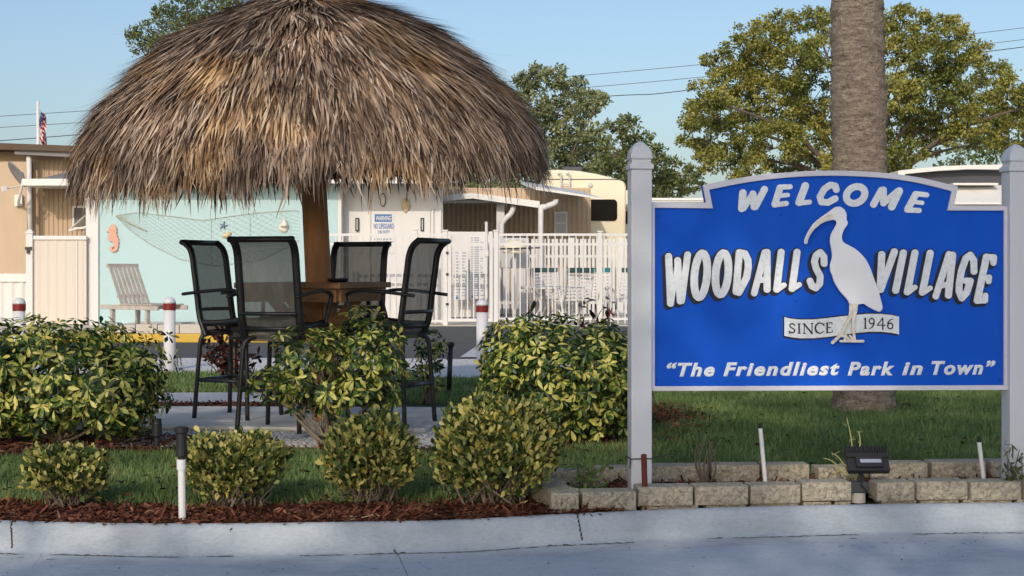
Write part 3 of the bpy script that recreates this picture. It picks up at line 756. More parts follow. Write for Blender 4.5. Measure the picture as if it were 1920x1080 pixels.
for tx, x0, y0 in ((woodalls, 1220, 440), (village, 1540, 440)):
    stroke_part('lettering', MAT['letter'], tx, x0, y0, 3.857, .0085, .003, .0018)
    mb_ = stroke_part('letter_outline', MAT['ink'], tx, x0, y0, 3.857, .0008, .0008, .0008, grow=10, shift=(-15, 14))
welcome = [
 [([(152,196),(142,332)],30), ([(160,330),(238,205)],24), ([(240,205),(250,318)],28), ([(262,318),(342,165)],[27,28])],
 [([(478,152),(432,296)],27), ([(480,145),(566,142)],20), ([(455,224),(545,214)],17), ([(428,302),(532,288)],20)],
 [([(700,134),(645,280)],30), ([(638,287),(736,276)],19)],
 [([(972,168),(962,134),(920,126),(868,160),(828,230),(842,276),(900,280),(962,246)],26)],
 [(ell(1141,214,80,74,.22),28)],
 [([(1368,172),(1298,298)],27), ([(1385,170),(1386,285)],27), ([(1386,288),(1510,180)],24), ([(1524,180),(1458,318)],30)],
 [([(1668,210),(1598,340)],27), ([(1668,202),(1764,214)],20), ([(1632,272),(1724,284)],17), ([(1590,346),(1698,350)],20)]]
stroke_part('lettering', MAT['letter'], welcome, 1360, 320, 4.683, .004, .002, .0018)
# slogan, word by word, fitted to its real width
def text_loops(s, offset=.03, shear=.28, space=1.08, size=1.0):
    cu = bpy.data.curves.new('text', 'FONT'); cu.body = s; cu.size = size; cu.bevel_depth = offset; cu.bevel_resolution = 0; cu.shear = shear; cu.space_character = space; cu.extrude = .05; cu.fill_mode = 'BOTH'
    o = bpy.data.objects.new('text', cu); C.objects.link(o); dg = bpy.context.evaluated_depsgraph_get()
    me = bpy.data.meshes.new_from_object(o.evaluated_get(dg))
    V = np.array([tuple(v.co) for v in me.vertices]); Fc = [tuple(p.vertices) for p in me.polygons]
    bpy.data.objects.remove(o); bpy.data.curves.remove(cu); bpy.data.meshes.remove(me)
    return V, Fc
mb = MB()
def put_word(mb, word, xa, xb, yb, yt, depth, th, ref='T', **kw):
    V, Fc = text_loops(word, **kw); Vr, _ = text_loops(ref, **kw)
    ua, zb = SP(xa, yb); ub, _ = SP(xb, yb); zt_ = SP(xa, yt)[1]
    x = (V[:, 0] - V[:, 0].min()) / np.ptp(V[:, 0]) * (ub - ua) + ua
    base_ = Vr[:, 1].min(); y = (V[:, 1] - base_) / np.ptp(Vr[:, 1]) * (zt_ - zb) + zb
    zc = (V[:, 2] > .04) * th * (.5 + .5 * (V[:, 2] > .06))
    mb.add([(a, -depth - c, b_) for a, b_, c in zip(x, y, zc)], Fc)
for wd, xa, xb, yb in (('\u201cThe', 1250, 1340, 706.5), ('Friendliest', 1356, 1574, 705.5), ('Park', 1589, 1677, 704.5), ('in', 1691, 1730, 703.5), ('Town\u201d', 1746, 1866, 703)):
    put_word(mb, wd, xa, xb, yb, yb - 26, .0006, .006, offset=.042, shear=.25, space=1.2)
    mb.build('lettering', MAT['letter'], sign, world=False); mb = MB()
# ribbon and date
rib = closed_spline([(150,835),(190,846),(260,853),(345,853),(430,845),(530,833),(620,823),(720,814),(820,813),(900,822),(950,833)], 1)[:11]
rb = [(950,957),(900,946),(820,938),(740,938),(650,947),(560,960),(460,973),(360,983),(260,984),(190,976),(150,966)]
def z4(p): return SP(1430 + p[0] / 3.724, 370 + p[1] / 3.724)
MB().prism([z4(p) for p in rib + rb], -.005, -.001).build('ribbon', MAT['letter'], sign, world=False)
MB().prism([z4((x - 9, y + (12 if i > 10 else -8))) for i, (x, y) in enumerate(rib + rb)][:], -.0009, -.0003).build('ribbon_outline', MAT['ink'], sign, world=False)
def S_(x, y, w_, h_, r): return ([(x + w_ * a, y + h_ * b) for a, b in ((.9,.2),(.6,.02),(.25,.06),(.08,.24),(.25,.42),(.65,.55),(.92,.74),(.78,.94),(.4,1.0),(.05,.85))], r)
since = [[S_(182, 880, 44, 66, 3.6), ([(186,940),(184,950)],3)],
 [([(252,884),(252,948)],5), ([(243,884),(261,884)],2.4), ([(243,948),(261,948)],2.4)],
 [([(288,884),(288,950)],2.6), ([(288,884),(342,950)],5), ([(342,880),(342,950)],2.6), ([(278,883),(293,883)],2.4), ([(334,880),(350,880)],2.4), ([(280,950),(296,950)],2.4)],
 [([(424,895),(412,880),(390,876),(370,892),(364,916),(374,940),(396,950),(424,936)],[2.6,3,4,5,5.2,5,3.5,2.4]), ([(425,880),(425,898)],2.2)],
 [([(448,878),(448,944)],5), ([(441,878),(480,874),(482,886)],2.5), ([(448,910),(472,908)],2.4), ([(441,946),(482,942),(486,930)],2.5)],
 [([(714,845),(714,914)],4.6), ([(704,850),(714,845)],2.6), ([(705,914),(724,914)],2.3)],
 [(ell(758,864,17,19,0,16),3.6), ([(775,866),(774,886),(760,908),(742,916)],[4,4,3,2])],
 [([(836,920),(836,842),(796,893),(854,893)],[4.4,3.4,2.6,3])],
 [(ell(888,898,18,20,0,16),3.8), ([(870,900),(872,876),(886,856),(906,850)],[4,4,3,2])]]
stroke_part('date_lettering', MAT['ink'], since[5:], 1430, 370, 3.724, .0062, .0005, .0004, step=1.0)
stroke_part('date_lettering', MAT['ink'], since[:5], 1430, 370, 3.724, .0062, .0005, .0004, step=1.0)
ibis = [(284,316),(292,282),(311,240),(345,190),(390,150),(440,115),(472,92),(498,74),(530,72),(558,92),(571,125),(570,155),(579,178),(571,198),(554,222),(542,252),(538,287),(550,316),(582,336),(622,357),(660,386),(702,432),(730,482),(750,535),(770,590),(790,640),(805,700),(818,750),(820,776),(804,793),(780,786),(745,770),(715,752),(692,739),(655,744),(628,740),(600,741),(588,718),(565,690),(540,664),(514,628),(490,582),(478,542),(466,512),(465,470),(476,430),(478,398),(470,350),(463,300),(470,260),(486,230),(500,205),(509,182),(502,163),(480,155),(450,160),(415,172),(375,195),(340,230),(316,265),(303,298),(296,322)]
V, Fc = fill_mesh([[z4(p) for p in closed_spline(ibis, 3)]], .004, .003); mb = MB(); on_sign(mb, V, Fc, .022)
bird = mb.build('ibis', MAT['bird'], sign, world=False)
legs = [[([(612,735),(606,800),(598,836)],[14,9,8]), ([(640,735),(634,800),(622,840)],[14,12,8]), ([(600,834),(566,900),(540,950),(522,972)],[9,6,7,8]), ([(522,972),(478,1014)],[8,8]),
  ([(624,840),(622,920),(632,992)],[8,6,7]), ([(535,1003),(690,1003)],[6,7]), ([(545,968),(566,965),(565,1000)],6), ([(566,962),(600,1000)],6), ([(600,966),(622,996)],5)]]
stroke_part('ibis_leg', MAT['bill'], legs, 1430, 370, 3.724, .021, .003, .002, step=1.5)
billp = [[([(290,312),(312,258),(345,212),(385,176),(430,148),(470,128)],[4,8,10,13,16,13])]]
stroke_part('ibis_bill', MAT['bill'], billp, 1430, 370, 3.724, .0302, .0004, .0003, step=2)

# ------------------------------------------------------------------ block edging of the sign bed
def rough_block(name, parent, x, y, z0, L, d, h, rz, seed):
    rng = np.random.default_rng(seed); nx, nz = 12, 5
    mb = MB(); V = []
    for j in range(nz + 1):
        for i in range(nx + 1):
            edge = min(i, nx - i, j * 2, (nz - j) * 2)
            V.append((-L/2 + L*i/nx, -d/2 - (0 if edge == 0 else rng.uniform(-.004, .012)), h*j/nz))
    k = (nx + 1) * (nz + 1)
    for i in range(nx + 1): V.append((-L/2 + L*i/nx, d/2, h))
    fs = [(j*(nx+1)+i, j*(nx+1)+i+1, (j+1)*(nx+1)+i+1, (j+1)*(nx+1)+i) for j in range(nz) for i in range(nx)]
    fs += [(nz*(nx+1)+i, nz*(nx+1)+i+1, k+i+1, k+i) for i in range(nx)]
    b0 = len(V); V += [(-L/2, d/2, 0), (L/2, d/2, 0)]
    fs += [tuple([j*(nx+1) for j in range(nz+1)] + [k, b0]), tuple([j*(nx+1)+nx for j in reversed(range(nz+1))] + [b0+1, k+nx]),
           tuple([k+i for i in range(nx+1)] + [b0+1, b0]), tuple([0, b0, b0+1] + [i for i in range(nx, 0, -1)])]
    c, s = math.cos(rz), math.sin(rz)
    mb.add([(x + c*a - s*b_, y + s*a + c*b_, z0 + q) for a, b_, q in V], fs)
    return mb.build(name, MAT['block'], parent, bevel=.004)
wallA = thing('block_edging', 'front low row of tan split-face blocks along the kerb below the sign', 'garden edging', (1.6, 7.3, 0), group='block edging of the sign bed')
wallB = thing('block_edging', 'back low row of tan blocks between sign bed and lawn', 'garden edging', (1.6, 7.8, 0), group='block edging of the sign bed')
rng = np.random.default_rng(11)
edges = [1087, 1192, 1299, 1403, 1501, 1597, 1640, 1715, 1815, 1916, 2020, 2130]
for i in range(len(edges) - 1):
    a, b_ = edges[i], edges[i + 1]; D = kerb_y(X((a + b_) / 2, 7.3)) + .012
    if i == 5: continue            # gap where the floodlight stands
    x0, x1 = X(a, D) + .003, X(b_, D) - .003
    ztop = .107 if i > 0 else .098
    rough_block('block', wallA, (x0 + x1) / 2, D + .065, ztop - .093 + rng.uniform(-.006, .004), x1 - x0, .13, .093, .105 + rng.normal(0, .02), 20 + i)
for i, (a, b_) in enumerate(((1200, 1310), (1320, 1400), (1405, 1500), (1503, 1560), (1563, 1596), (1650, 1720), (1722, 1800), (1803, 1900), (1903, 2010))):
    D = kerb_y(X((a + b_) / 2, 7.3)) + .012; x0, x1 = X(a, D) + .004, X(b_, D) - .004
    rough_block('block', wallA, (x0 + x1) / 2, D + .075, -.012, x1 - x0, .12, .024, .105, 60 + i)
# corner block, end row running back
rough_block('block', wallA, X(1057, 7.1), 7.165, -.01, .135, .12, .105, .1, 90)
for i, (px, D) in enumerate(((1040, 7.36), (1020, 7.6))):
    rough_block('block', wallA, X(px, D), D, -.01, .23, .14, .10, R(118), 92 + i)
for i, (a, b_, D, z, rz) in enumerate(((1030, 1110, 7.84, .10, -.05), (1113, 1190, 7.86, .115, .12), (1217, 1330, 7.83, .13, .02), (1333, 1425, 7.83, .135, .0), (1428, 1518, 7.84, .135, .03), (1530, 1600, 7.88, .115, .1),
                                       (1632, 1740, 7.9, .135, .02), (1744, 1850, 7.92, .14, .05), (1854, 1960, 7.95, .14, .05), (1964, 2080, 8.0, .14, .05))):
    x0, x1 = X(a, D) + .003, X(b_, D) - .003
    rough_block('block', wallB, (x0 + x1) / 2, D + .06, z - .11, x1 - x0, .13, .11, rz, 110 + i)

# ------------------------------------------------------------------ thatched umbrella, table, chairs
tk = thing('thatched_umbrella', 'large palm-thatched umbrella on a leaning wooden pole over the table', 'umbrella', (X(611, 11.22), 11.22, 0))
tk.rotation_euler = (R(3.2), R(-2.5), 0)
mb = MB(); mb.tube([(0, 0, -.05), (0, 0, .9), (0, 0, 1.3), (0, 0, 2.0), (0, 0, 3.2)], [.105, .10, .098, .094, .06], 20)
mb.build('pole', MAT['polewood'], tk, world=False, smooth=True)
tprof = [(.03, 3.42), (.20, 3.27), (.44, 3.15), (.86, 2.97), (1.12, 2.80), (1.48, 2.44), (1.64, 2.20), (1.715, 2.02), (1.73, 1.93)]
tp = spline(tprof, 10)
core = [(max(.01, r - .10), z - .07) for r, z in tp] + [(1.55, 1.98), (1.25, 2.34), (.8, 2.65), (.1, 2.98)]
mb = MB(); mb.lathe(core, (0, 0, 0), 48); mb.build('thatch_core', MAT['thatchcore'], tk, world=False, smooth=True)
rng = np.random.default_rng(21)
mb = MB()
for k in range(8):
    a = k * math.pi / 4 + .2; mb.tube([(.05 * math.cos(a), .05 * math.sin(a), 2.9), (1.5 * math.cos(a), 1.5 * math.sin(a), 2.16)], .025, 6)
mb.build('rafter', MAT['polewood'], tk, world=False)
arr = np.array(tp); seglen = np.concatenate([[0], np.cumsum(np.hypot(*np.diff(arr, axis=0).T))]); TL = seglen[-1]
def prof_at(s): return np.interp(s, seglen, arr[:, 0]), np.interp(s, seglen, arr[:, 1])
def straw(n, s_lo, s_hi, len_lo, len_hi, w_lo, w_hi, lift, seed, band=True, dev=.16, drop=0.0):
    rng = np.random.default_rng(seed)
    s0 = np.sqrt(rng.uniform(max(s_lo, 0) ** 2, s_hi ** 2, n))
    if band:   # rows of tied fronds: start lines bunched along the slope
        row = .37; s0 = np.floor(s0 / row) * row + row * rng.random(n) ** 2.4 + .02 * np.sin(rng.uniform(0, 6.28, n))
    ph = rng.uniform(0, 2 * math.pi, n); clump = .10 * np.sin(ph * 23 + s0 * 9) + .07 * np.sin(ph * 41 + s0 * 4)
    L = rng.uniform(len_lo, len_hi, n); dphi = rng.normal(0, dev, n) + clump; lf = rng.uniform(0, 1, n) ** 2 * lift
    wd = rng.uniform(w_lo, w_hi, n); K = 5
    V = np.zeros((n, K, 2, 3)); r0 = prof_at(s0)[0]
    for i in range(K):
        f = i / (K - 1); s = s0 + L * f; over = np.maximum(0, s - TL)
        r, z = prof_at(np.minimum(s, TL)); z = z - over * .95; r = r + over * .10 + lf * f * f * 1.1 + .012 * rng.random(n)
        z = z + lf * f * f * .7 - drop * f * f
        phi = ph + dphi * f * L / np.maximum(r, .35)
        cx_, cy_ = r * np.cos(phi), r * np.sin(phi)
        tx, ty = -np.sin(phi), np.cos(phi); ww = wd * (1.0, 1.0, .85, .55, .08)[i] * .5
        tw = rng.normal(0, .35, n) * 0 + np.sin(ph * 50) * .5
        for sd, sg in ((0, -1), (1, 1)):
            V[:, i, sd, 0] = cx_ + sg * tx * ww + sg * np.cos(phi) * ww * tw * .4; V[:, i, sd, 1] = cy_ + sg * ty * ww + sg * np.sin(phi) * ww * tw * .4; V[:, i, sd, 2] = z
    k = K * 2; q = np.array([(2*i, 2*i+1, 2*i+3, 2*i+2) for i in range(K - 1)])
    return V.reshape(-1, 3), ((np.arange(n) * k)[:, None, None] + q[None]).reshape(-1, 4)
parts = [straw(17500, .08, TL - .36, .32, .56, .011, .030, .10, 1), straw(1500, .1, TL - .4, .3, .5, .03, .048, .06, 6),
         straw(3500, .02, .6, .3, .6, .008, .018, .05, 2, False),
         straw(11500, TL - .55, TL - .17, .24, .42, .010, .026, .05, 3, False, .2),
         straw(3200, TL - .3, TL - .1, .14, .28, .009, .02, .04, 4, False, .22),
         straw(170, .6, TL - .4, .4, .65, .008, .016, .26, 5, False, .35)]
# a few heavier bundles hanging below the rim
for bphi, bs in ((R(-118), 7), (R(-55), 8), (R(-140), 9), (R(-98), 10)):
    rng2 = np.random.default_rng(bs); nb = 130
    V, Fi = straw(nb, TL - .2, TL - .08, .26, .44, .008, .016, .02, bs, False, .1)
    V = V.reshape(nb, 10, 3); cur = np.arctan2(V[:, :1, 1], V[:, :1, 0]); tgt = bphi + rng2.normal(0, .05, (nb, 1)); da = tgt - cur
    x, y = V[:, :, 0].copy(), V[:, :, 1].copy(); V[:, :, 0] = x * np.cos(da) - y * np.sin(da); V[:, :, 1] = x * np.sin(da) + y * np.cos(da)
    parts.append((V.reshape(-1, 3), Fi))
V, Fi = cat(parts); npmesh('thatch', V, Fi, MAT['thatch'], tk)

TC = (-1.50, 11.22)
tab = thing('bar_table', 'square wooden bar table built round the umbrella pole', 'table', (*TC, .03), R(-20))
mb = MB(); hw = .44
for i in range(6):
    x0 = -hw + i * 2 * hw / 6
    if i in (2, 3):
        for y0, y1 in ((-hw, -.13), (.13, hw)): mb.box(x0 + .002, x0 + 2*hw/6 - .002, y0, y1, 1.0, 1.042)
    else: mb.box(x0 + .002, x0 + 2*hw/6 - .002, -hw, hw, 1.0, 1.042)
mb.build('tabletop', MAT['wood'], tab, world=False, bevel=.004)
mb = MB(); q = .39
for s in (-1, 1):
    mb.box(-q, q, s*q - .02, s*q + .02, .90, .998); mb.box(s*q - .02, s*q + .02, -q + .022, q - .022, .90, .998)
mb.build('apron', MAT['wood'], tab, world=False, bevel=.003)
mb = MB()
for s in (-1, 1):
    mb.obox((s*.36, 0, .92), (s*.11, 0, .66), .05, .08); mb.obox((0, s*.36, .92), (0, s*.11, .66), .05, .08)
mb.box(-.13, -.105, -.13, .13, .62, .9); mb.box(.105, .13, -.13, .13, .62, .9); mb.box(-.103, .103, -.13, -.105, .62, .9); mb.box(-.103, .103, .105, .13, .62, .9)
mb.build('brace', MAT['wood'], tab, world=False, bevel=.003)
ash = thing('ashtray', 'small dark dish lying on the table beside the pole', 'dish', (X(634, 11.1), 11.1, 1.073))
MB().lathe([(.05, 0), (.075, .012), (.08, .03), (.073, .03), (.066, .014), (.01, .012)], (0, 0, 0), 20).build('bowl', MAT['blackp'], ash, world=False, smooth=True)

def make_chair():
    t = thing('bar_chair', 'x', 'chair', (0, 0, 0), 0, 'mesh bar chairs round the table'); bw = .222
    for sx in (-1, 1):
        for sy in (-1, 1):
            p = spline([(sx*.05, sy*.05, .655), (sx*.15, sy*.15, .66), (sx*.20, sy*.20, .615), (sx*.215, sy*.215, .45), (sx*.24, sy*.24, .0)], 6)
            MB().tube(p, .0175, 10).build('leg', MAT['black'], t, world=False, smooth=True)
    rr = .226; p = [(rr*sx, rr*sy, .29) for sx, sy in ((-1,-1),(1,-1),(1,1),(-1,1),(-1,-1))]
    mb = MB()
    for a, b_ in zip(p[:-1], p[1:]): mb.tube([a, b_], .014, 8)
    mb.build('footrest', MAT['black'], t, world=False, smooth=True)
    MB().lathe([(.06, .60), (.075, .62), (.075, .665), (.10, .67), (.10, .70), (.06, .71), (.06, .725)], (0, 0, 0), 16).build('swivel', MAT['black'], t, world=False)
    path = spline([(-.14, .63), (-.17, .70), (-.20, .78), (-.225, .95), (-.25, 1.12), (-.268, 1.24), (-.30, 1.31), (-.355, 1.352)], 6)   # (y, z) of the back
    mb = MB()
    for s in (-1, 1): mb.tube([(s*bw, y, z) for y, z in path], .029, 10, .8)
    mb.tube([(-bw - .027, -.352, 1.348), (bw + .027, -.352, 1.348)], .021, 8)
    mb.tube(spline([(-bw, -.225, .83), (0, -.285, .83), (bw, -.225, .83)], 6), .014, 8)
    mb.build('back_frame', MAT['black'], t, world=False, smooth=True)
    mb = MB(); nn = 7
    for y, z in path:
        for i in range(nn): f = i/(nn-1)*2-1; mb.v.append((f*bw*.95, y + .012 - .022*(1-f*f), z))
    for i in range(len(path)-1):
        for j in range(nn-1): a = i*nn+j; mb.f.append((a, a+1, a+nn+1, a+nn))
    mb.build('backrest', MAT['sling'], t, world=False, smooth=True)
    mb = MB()
    seat = spline([(-.20, .735), (-.05, .735), (.12, .752), (.22, .758), (.265, .735)], 5)
    for s in (-1, 1): mb.tube([(s*bw, y, z) for y, z in seat], .02, 8)
    mb.tube([(-bw, .262, .737), (bw, .262, .737)], .018, 8); mb.tube([(-bw, -.18, .722), (bw, -.18, .722)], .02, 8)
    mb.obox((-bw, 0, .72), (bw, 0, .72), .05, .03)
    mb.build('seat_frame', MAT['black'], t, world=False, smooth=True)
    mb = MB()
    for y, z in seat:
        for i in range(nn): f = i/(nn-1)*2-1; mb.v.append((f*bw*.95, y, z + .004 - .02*(1-f*f)))
    for i in range(len(seat)-1):
        for j in range(nn-1): a = i*nn+j; mb.f.append((a, a+1, a+nn+1, a+nn))
    mb.build('seat', MAT['sling'], t, world=False, smooth=True)
    for s in (-1, 1):
        p = spline([(s*.262, -.33, .95), (s*.268, -.1, .975), (s*.275, .10, .985), (s*.275, .20, .965), (s*.268, .225, .92), (s*.25, .17, .75)], 7)
        MB().tube(p, .017, 8, .75).build('armrest', MAT['black'], t, world=False, smooth=True)
    return t
ch0 = make_chair()
spots = [((X(488, 10.6) + .17, 10.56), -17, 'black mesh bar chair with its back to the road, directly before the table'),
         ((X(398, 11.5) + .21, 11.46), -113, 'black mesh bar chair turned sideways at the far left of the table'),
         ((X(672, 11.95) - .09, 11.92), 165, 'black mesh bar chair behind the table facing the road, right of the pole'),
         ((X(782, 11.0) - .19, 10.98), 66, 'black mesh bar chair at the right end, over the white pool fence')]
for i, ((x, y), a, lab) in enumerate(spots):
    o = ch0 if i == 0 else copy_tree(ch0)
    o.location = (x, y, .03); o.rotation_euler = (0, 0, R(a)); o['label'] = lab

# ------------------------------------------------------------------ bollards, sprinklers, lamps and stakes
def bollard(px, py_top, D, label, z0=0.0):
    x = X(px, D); h = Z(py_top, D) - z0
    t = thing('bollard', label, 'bollard', (x, D, z0), group='white bollards with red bands'); r = .068
    MB().lathe([(r, -.1), (r, h - .15)], (0, 0, 0), 20).build('post', MAT['boll'], t, world=False, smooth=True)
    MB().lathe([(r + .006, h - .15), (r + .006, h - .075)], (0, 0, 0), 20).build('band', MAT['red'], t, world=False, smooth=False)
    MB().lathe([(r + .004, h - .0745), (r + .004, h - .055), (r * .85, h - .025), (r * .5, h - .006), (.004, h)], (0, 0, 0), 20).build('cap', MAT['white'], t, world=False, smooth=True)
bollard(318, 557, 17.3, 'white bollard with red band left of the chairs'); bollard(36, 558, 17.0, 'white bollard with red band at the far left edge behind the leafy bush')
bollard(904, 561, 17.4, 'white bollard with red band before the white pool gate')
def sprinkler(px, py_b, py_j, py_t, D, label, z0, lean=0.0, r=.0175, head=.027):
    x = X(px, D); zj = Z(py_j, D) - z0; zt_ = Z(py_t, D) - z0
    t = thing('sprinkler_riser', label, 'sprinkler', (x, D, z0)); dx = lean
    top_ = Vector((dx, 0, zj))
    mb = MB(); mb.tube([(0, 0, -.05), tuple(top_)], r, 12)
    if head > .02: mb.tube([tuple(top_ - Vector((0, 0, .045))), tuple(top_ + Vector((0, 0, .002)))], r * 1.25, 12)
    mb.build('riser', MAT['pvc'], t, world=False, smooth=False)
    L = zt_ - zj
    if head > .02: pr = [(head*.62, 0), (head*.62, L*.08), (head, L*.12), (head, L*.4), (head*.9, L*.42), (head*.9, L*.8), (head*1.25, L*.83), (head*1.25, L*.97), (head*1.0, L)]
    else: pr = [(head, 0), (head*1.1, L*.3), (head*.7, L*.5), (head*.7, L*.85), (head*.3, L)]
    MB().lathe(pr, tuple(top_), 14).build('nozzle', MAT['blackp'], t, world=False)
sprinkler(342.5, 976, 862, 800, 6.87, 'tall white sprinkler pipe with thick black head at the kerb before the shrubs', -.01, -.006)
sprinkler(1438, 910, 803, 793, 7.55, 'thin white sprinkler pipe leaning left under the sign, black nozzle tip', .05, -.034, .011, .011)
sprinkler(1848, 900, 829, 818, 7.65, 'short white sprinkler pipe leaning left beside the right sign post', .05, -.034, .011, .011)
t = thing('path_light', 'small black upright fitting in mulch at the edge of the left bush', 'sprinkler', (X(294, 9.6), 9.6, 0))
MB().lathe([(.02, 0), (.02, .08), (.034, .09), (.034, .17), (.03, .18), (.03, .2)], (0, 0, 0), 14).build('body', MAT['blackp'], t, world=False)
t = thing('black_post', 'thin black metal post standing on the lawn right of the chairs', 'post', (X(841, 14.0), 14.0, 0))
MB().tube([(0, 0, -.05), (.02, 0, .44)], .024, 10).build('shaft', MAT['black'], t, world=False, smooth=True)
MB().lathe([(.03, .44), (.036, .45), (.036, .475), (.02, .485)], (.02, 0, 0), 12).build('cap', MAT['black'], t, world=False)
t = thing('stake', 'rusty red stake pushed in against the left sign post', 'stake', (X(1209, 7.24), 7.24, .02))
mb = MB(); mb.obox((.004, 0, -.05), (-.004, .01, .245), .024, .022); mb.build('bar', MAT['rust'], t, world=False, bevel=.005)

fl = thing('floodlight', 'black floodlight on a short concrete foot, aimed up at the sign', 'floodlight', (X(1617, 7.35), kerb_y(1.74) + .055, -.002))
mb = MB(); mb.tube([(0, .02, 0), (0, .02, .05)], .036, 16); mb.build('foot', MAT['cblock'], fl, world=False)
mb = MB(); mb.box(-.045, .045, -.01, .06, .05, .105); mb.build('junction_box', MAT['cable'], fl, world=False, bevel=.006)
mb = MB(); mb.obox((.008, .03, .105), (.02, .03, .17), .03, .02); mb.obox((-.03, .03, .165), (.08, .03, .165), .02, .012)
mb.tube([(.02, .0, .14), (.0, -.04, .10), (.05, -.03, .04)], .005, 6); mb.build('bracket', MAT['blackp'], fl, world=False, bevel=.002)
def tilt(v, a=R(-40), c=(.045, .01, .225), tw=R(-3)):
    x, y, z = v; y2 = y * math.cos(a) - z * math.sin(a); z2 = y * math.sin(a) + z * math.cos(a)
    x2 = x * math.cos(tw) - z2 * math.sin(tw) * .3; return (x2 + c[0], y2 + c[1], z2 + c[2])
def tilted(mb): mb.v = [tilt(v) for v in mb.v]; return mb
mb = MB(); mb.box(-.104, .104, -.0, .035, -.072, .068)
for i in range(15): xx = -.098 + i * .0138; mb.box(xx, xx + .005, -.014, -.0005, .03, .066)
mb.box(-.104, .104, -.012, -.0005, .0, .008); mb.box(-.065, .07, -.018, -.0005, -.06, .0-.002)
tilted(mb).build('housing', MAT['blackp'], fl, world=False, bevel=.002)
mb = MB(); mb.box(-.045, .06, -.0205, -.0185, -.040, -.020); tilted(mb).build('rating_label', MAT['textgrey'], fl, world=False)
mb = MB(); mb.box(-.095, .095, .0355, .038, -.064, .06); tilted(mb).build('lens', MAT['glass'], fl, world=False)

# ------------------------------------------------------------------ shrubs and plants
def lobe(px, py, D, rpx, rpz, ry): 
    p = W(px, py, D); s = D / F; return (p.x, p.y, p.z, rpx * s, ry, rpz * s)
schefflera('umbrella_shrub', 'big yellow-green leafy shrub at the far left, reaching the edge of the picture', (X(120, 10), 10.0, 0),
    [lobe(95, 706, 10.0, 186, 112, .55), lobe(226, 735, 9.7, 70, 88, .4), lobe(-50, 720, 10.0, 130, 100, .5)], 31, 1.0, size=1.0)
schefflera('umbrella_shrub', 'open yellow-green leafy shrub with bare forked stems before the table', (X(612, 9.75), 9.75, 0),
    [lobe(585, 690, 9.85, 85, 82, .3), lobe(690, 665, 9.9, 80, 84, .32), lobe(510, 718, 9.75, 42, 30, .18), lobe(655, 738, 9.8, 92, 34, .25)], 32, .62, nstem=18)
schefflera('umbrella_shrub', 'dense yellow-green leafy shrub against the left sign post', (X(1050, 10.1), 10.1, 0),
    [lobe(1062, 712, 10.1, 148, 110, .5), lobe(968, 662, 10.2, 66, 60, .35), lobe(1135, 715, 10.1, 62, 108, .4)], 33, 1.05)
schefflera('umbrella_shrub', 'small dark leafy shrub behind the rightmost chair', (X(800, 12.9), 12.9, 0), [lobe(805, 675, 12.9, 28, 62, .15)], 34, .7, size=.9, nstem=8)
G4 = 'clipped golden shrubs along the kerb'
def rs(name, label, pxc, wpx, ytop, ybase, D, seed, n):
    s = D / F; wpx -= 46; zt_ = Z(ytop + 24, D); zb = .02; zc = zb + (zt_ - zb) * .56; rz = zt_ - zc
    return round_shrub(name, label, (X(pxc, D), D, -.006), wpx * s / 2, wpx * s / 2 * .85, zc, rz, seed, n, G4)
rs('golden_shrub', 'smallest golden shrub, leftmost along the kerb', 128, 158, 824, 950, 7.27, 41, 1500)
rs('golden_shrub', 'wide flat-topped golden shrub right beside the tall white sprinkler pipe', 436, 182, 806, 950, 7.27, 42, 3300)
rs('golden_shrub', 'golden shrub before the forked stems of the middle leafy shrub', 690, 176, 768, 950, 7.35, 43, 3600)
rs('golden_shrub', 'tallest golden shrub beside the corner of the block edging', 925, 222, 742, 955, 7.37, 44, 5600)

def sprig(name, label, px, py_b, py_t, D, spread, n, seed, mat, leaf=.07, z0=None, catg='plant', stemmat='twig', lw=.4, nst=8):
    rng = np.random.default_rng(seed); b = W(px, py_b, D); 
    if z0 is not None: b.z = z0
    h = Z(py_t, D) - b.z
    t = thing(name, label, catg, tuple(b)); mb = MB(); P = []; A = []
    for _ in range(nst):
        e = b + Vector((rng.normal() * spread * .6, rng.normal() * spread * .4, h * rng.uniform(.55, 1.0)))
        mid = b.lerp(e, .5) + Vector((rng.normal(), rng.normal(), 0)) * spread * .25
        pts = spline([b, mid, e], 6); mb.tube(pts, [.009 * (1 - .07 * i) for i in range(len(pts))], 5)
        for _k in range(max(1, n // nst)):
            f = rng.uniform(.35, 1); q = pts[int(f * (len(pts) - 1))]; P.append(q); A.append(rng.normal(size=3) * .8 + np.array((0, 0, .45)))
    P = np.array(P) + rng.normal(size=(len(P), 3)) * .015; A = np.array(A); U = unit(rng.normal(size=P.shape))
    L = leaf * rng.uniform(.6, 1.3, len(P)); V, Fi = leaves(T_OBOV, F_OBOV3, P, A, U, L, L * lw)
    mb.build('stem', MAT[stemmat], t, smooth=True); npmesh('leaf_cluster', V, Fi, MAT[mat], t, world=True, smooth=True)
    return t
sprig('croton_shrub', 'dark red croton shrub behind the legs of the left chairs', 440, 690, 612, 14.4, .26, 420, 51, 'croton', .10, 0, lw=.3, nst=16)
sprig('croton_shrub', 'tip of a small dark red plant behind the big left shrub', 15, 640, 610, 14.0, .12, 60, 52, 'croton', .10, 0, lw=.3)
sprig('leafy_plant', 'slim green sprig sticking up behind the right leafy shrub', 990, 700, 540, 12.5, .06, 60, 53, 'darkleaf', .10, 0, nst=4)
sprig('dark_shrub', 'twiggy dark shrub rising behind the right leafy shrub beside the sign post', 1112, 700, 545, 13.0, .16, 190, 54, 'croton', .09, 0, lw=.3, nst=16)
sprig('bare_shrub', 'almost leafless dark twigs in the sign bed', 1322, 905, 800, 7.6, .07, 26, 55, 'darkleaf', .02, .03, nst=7, stemmat='bark')
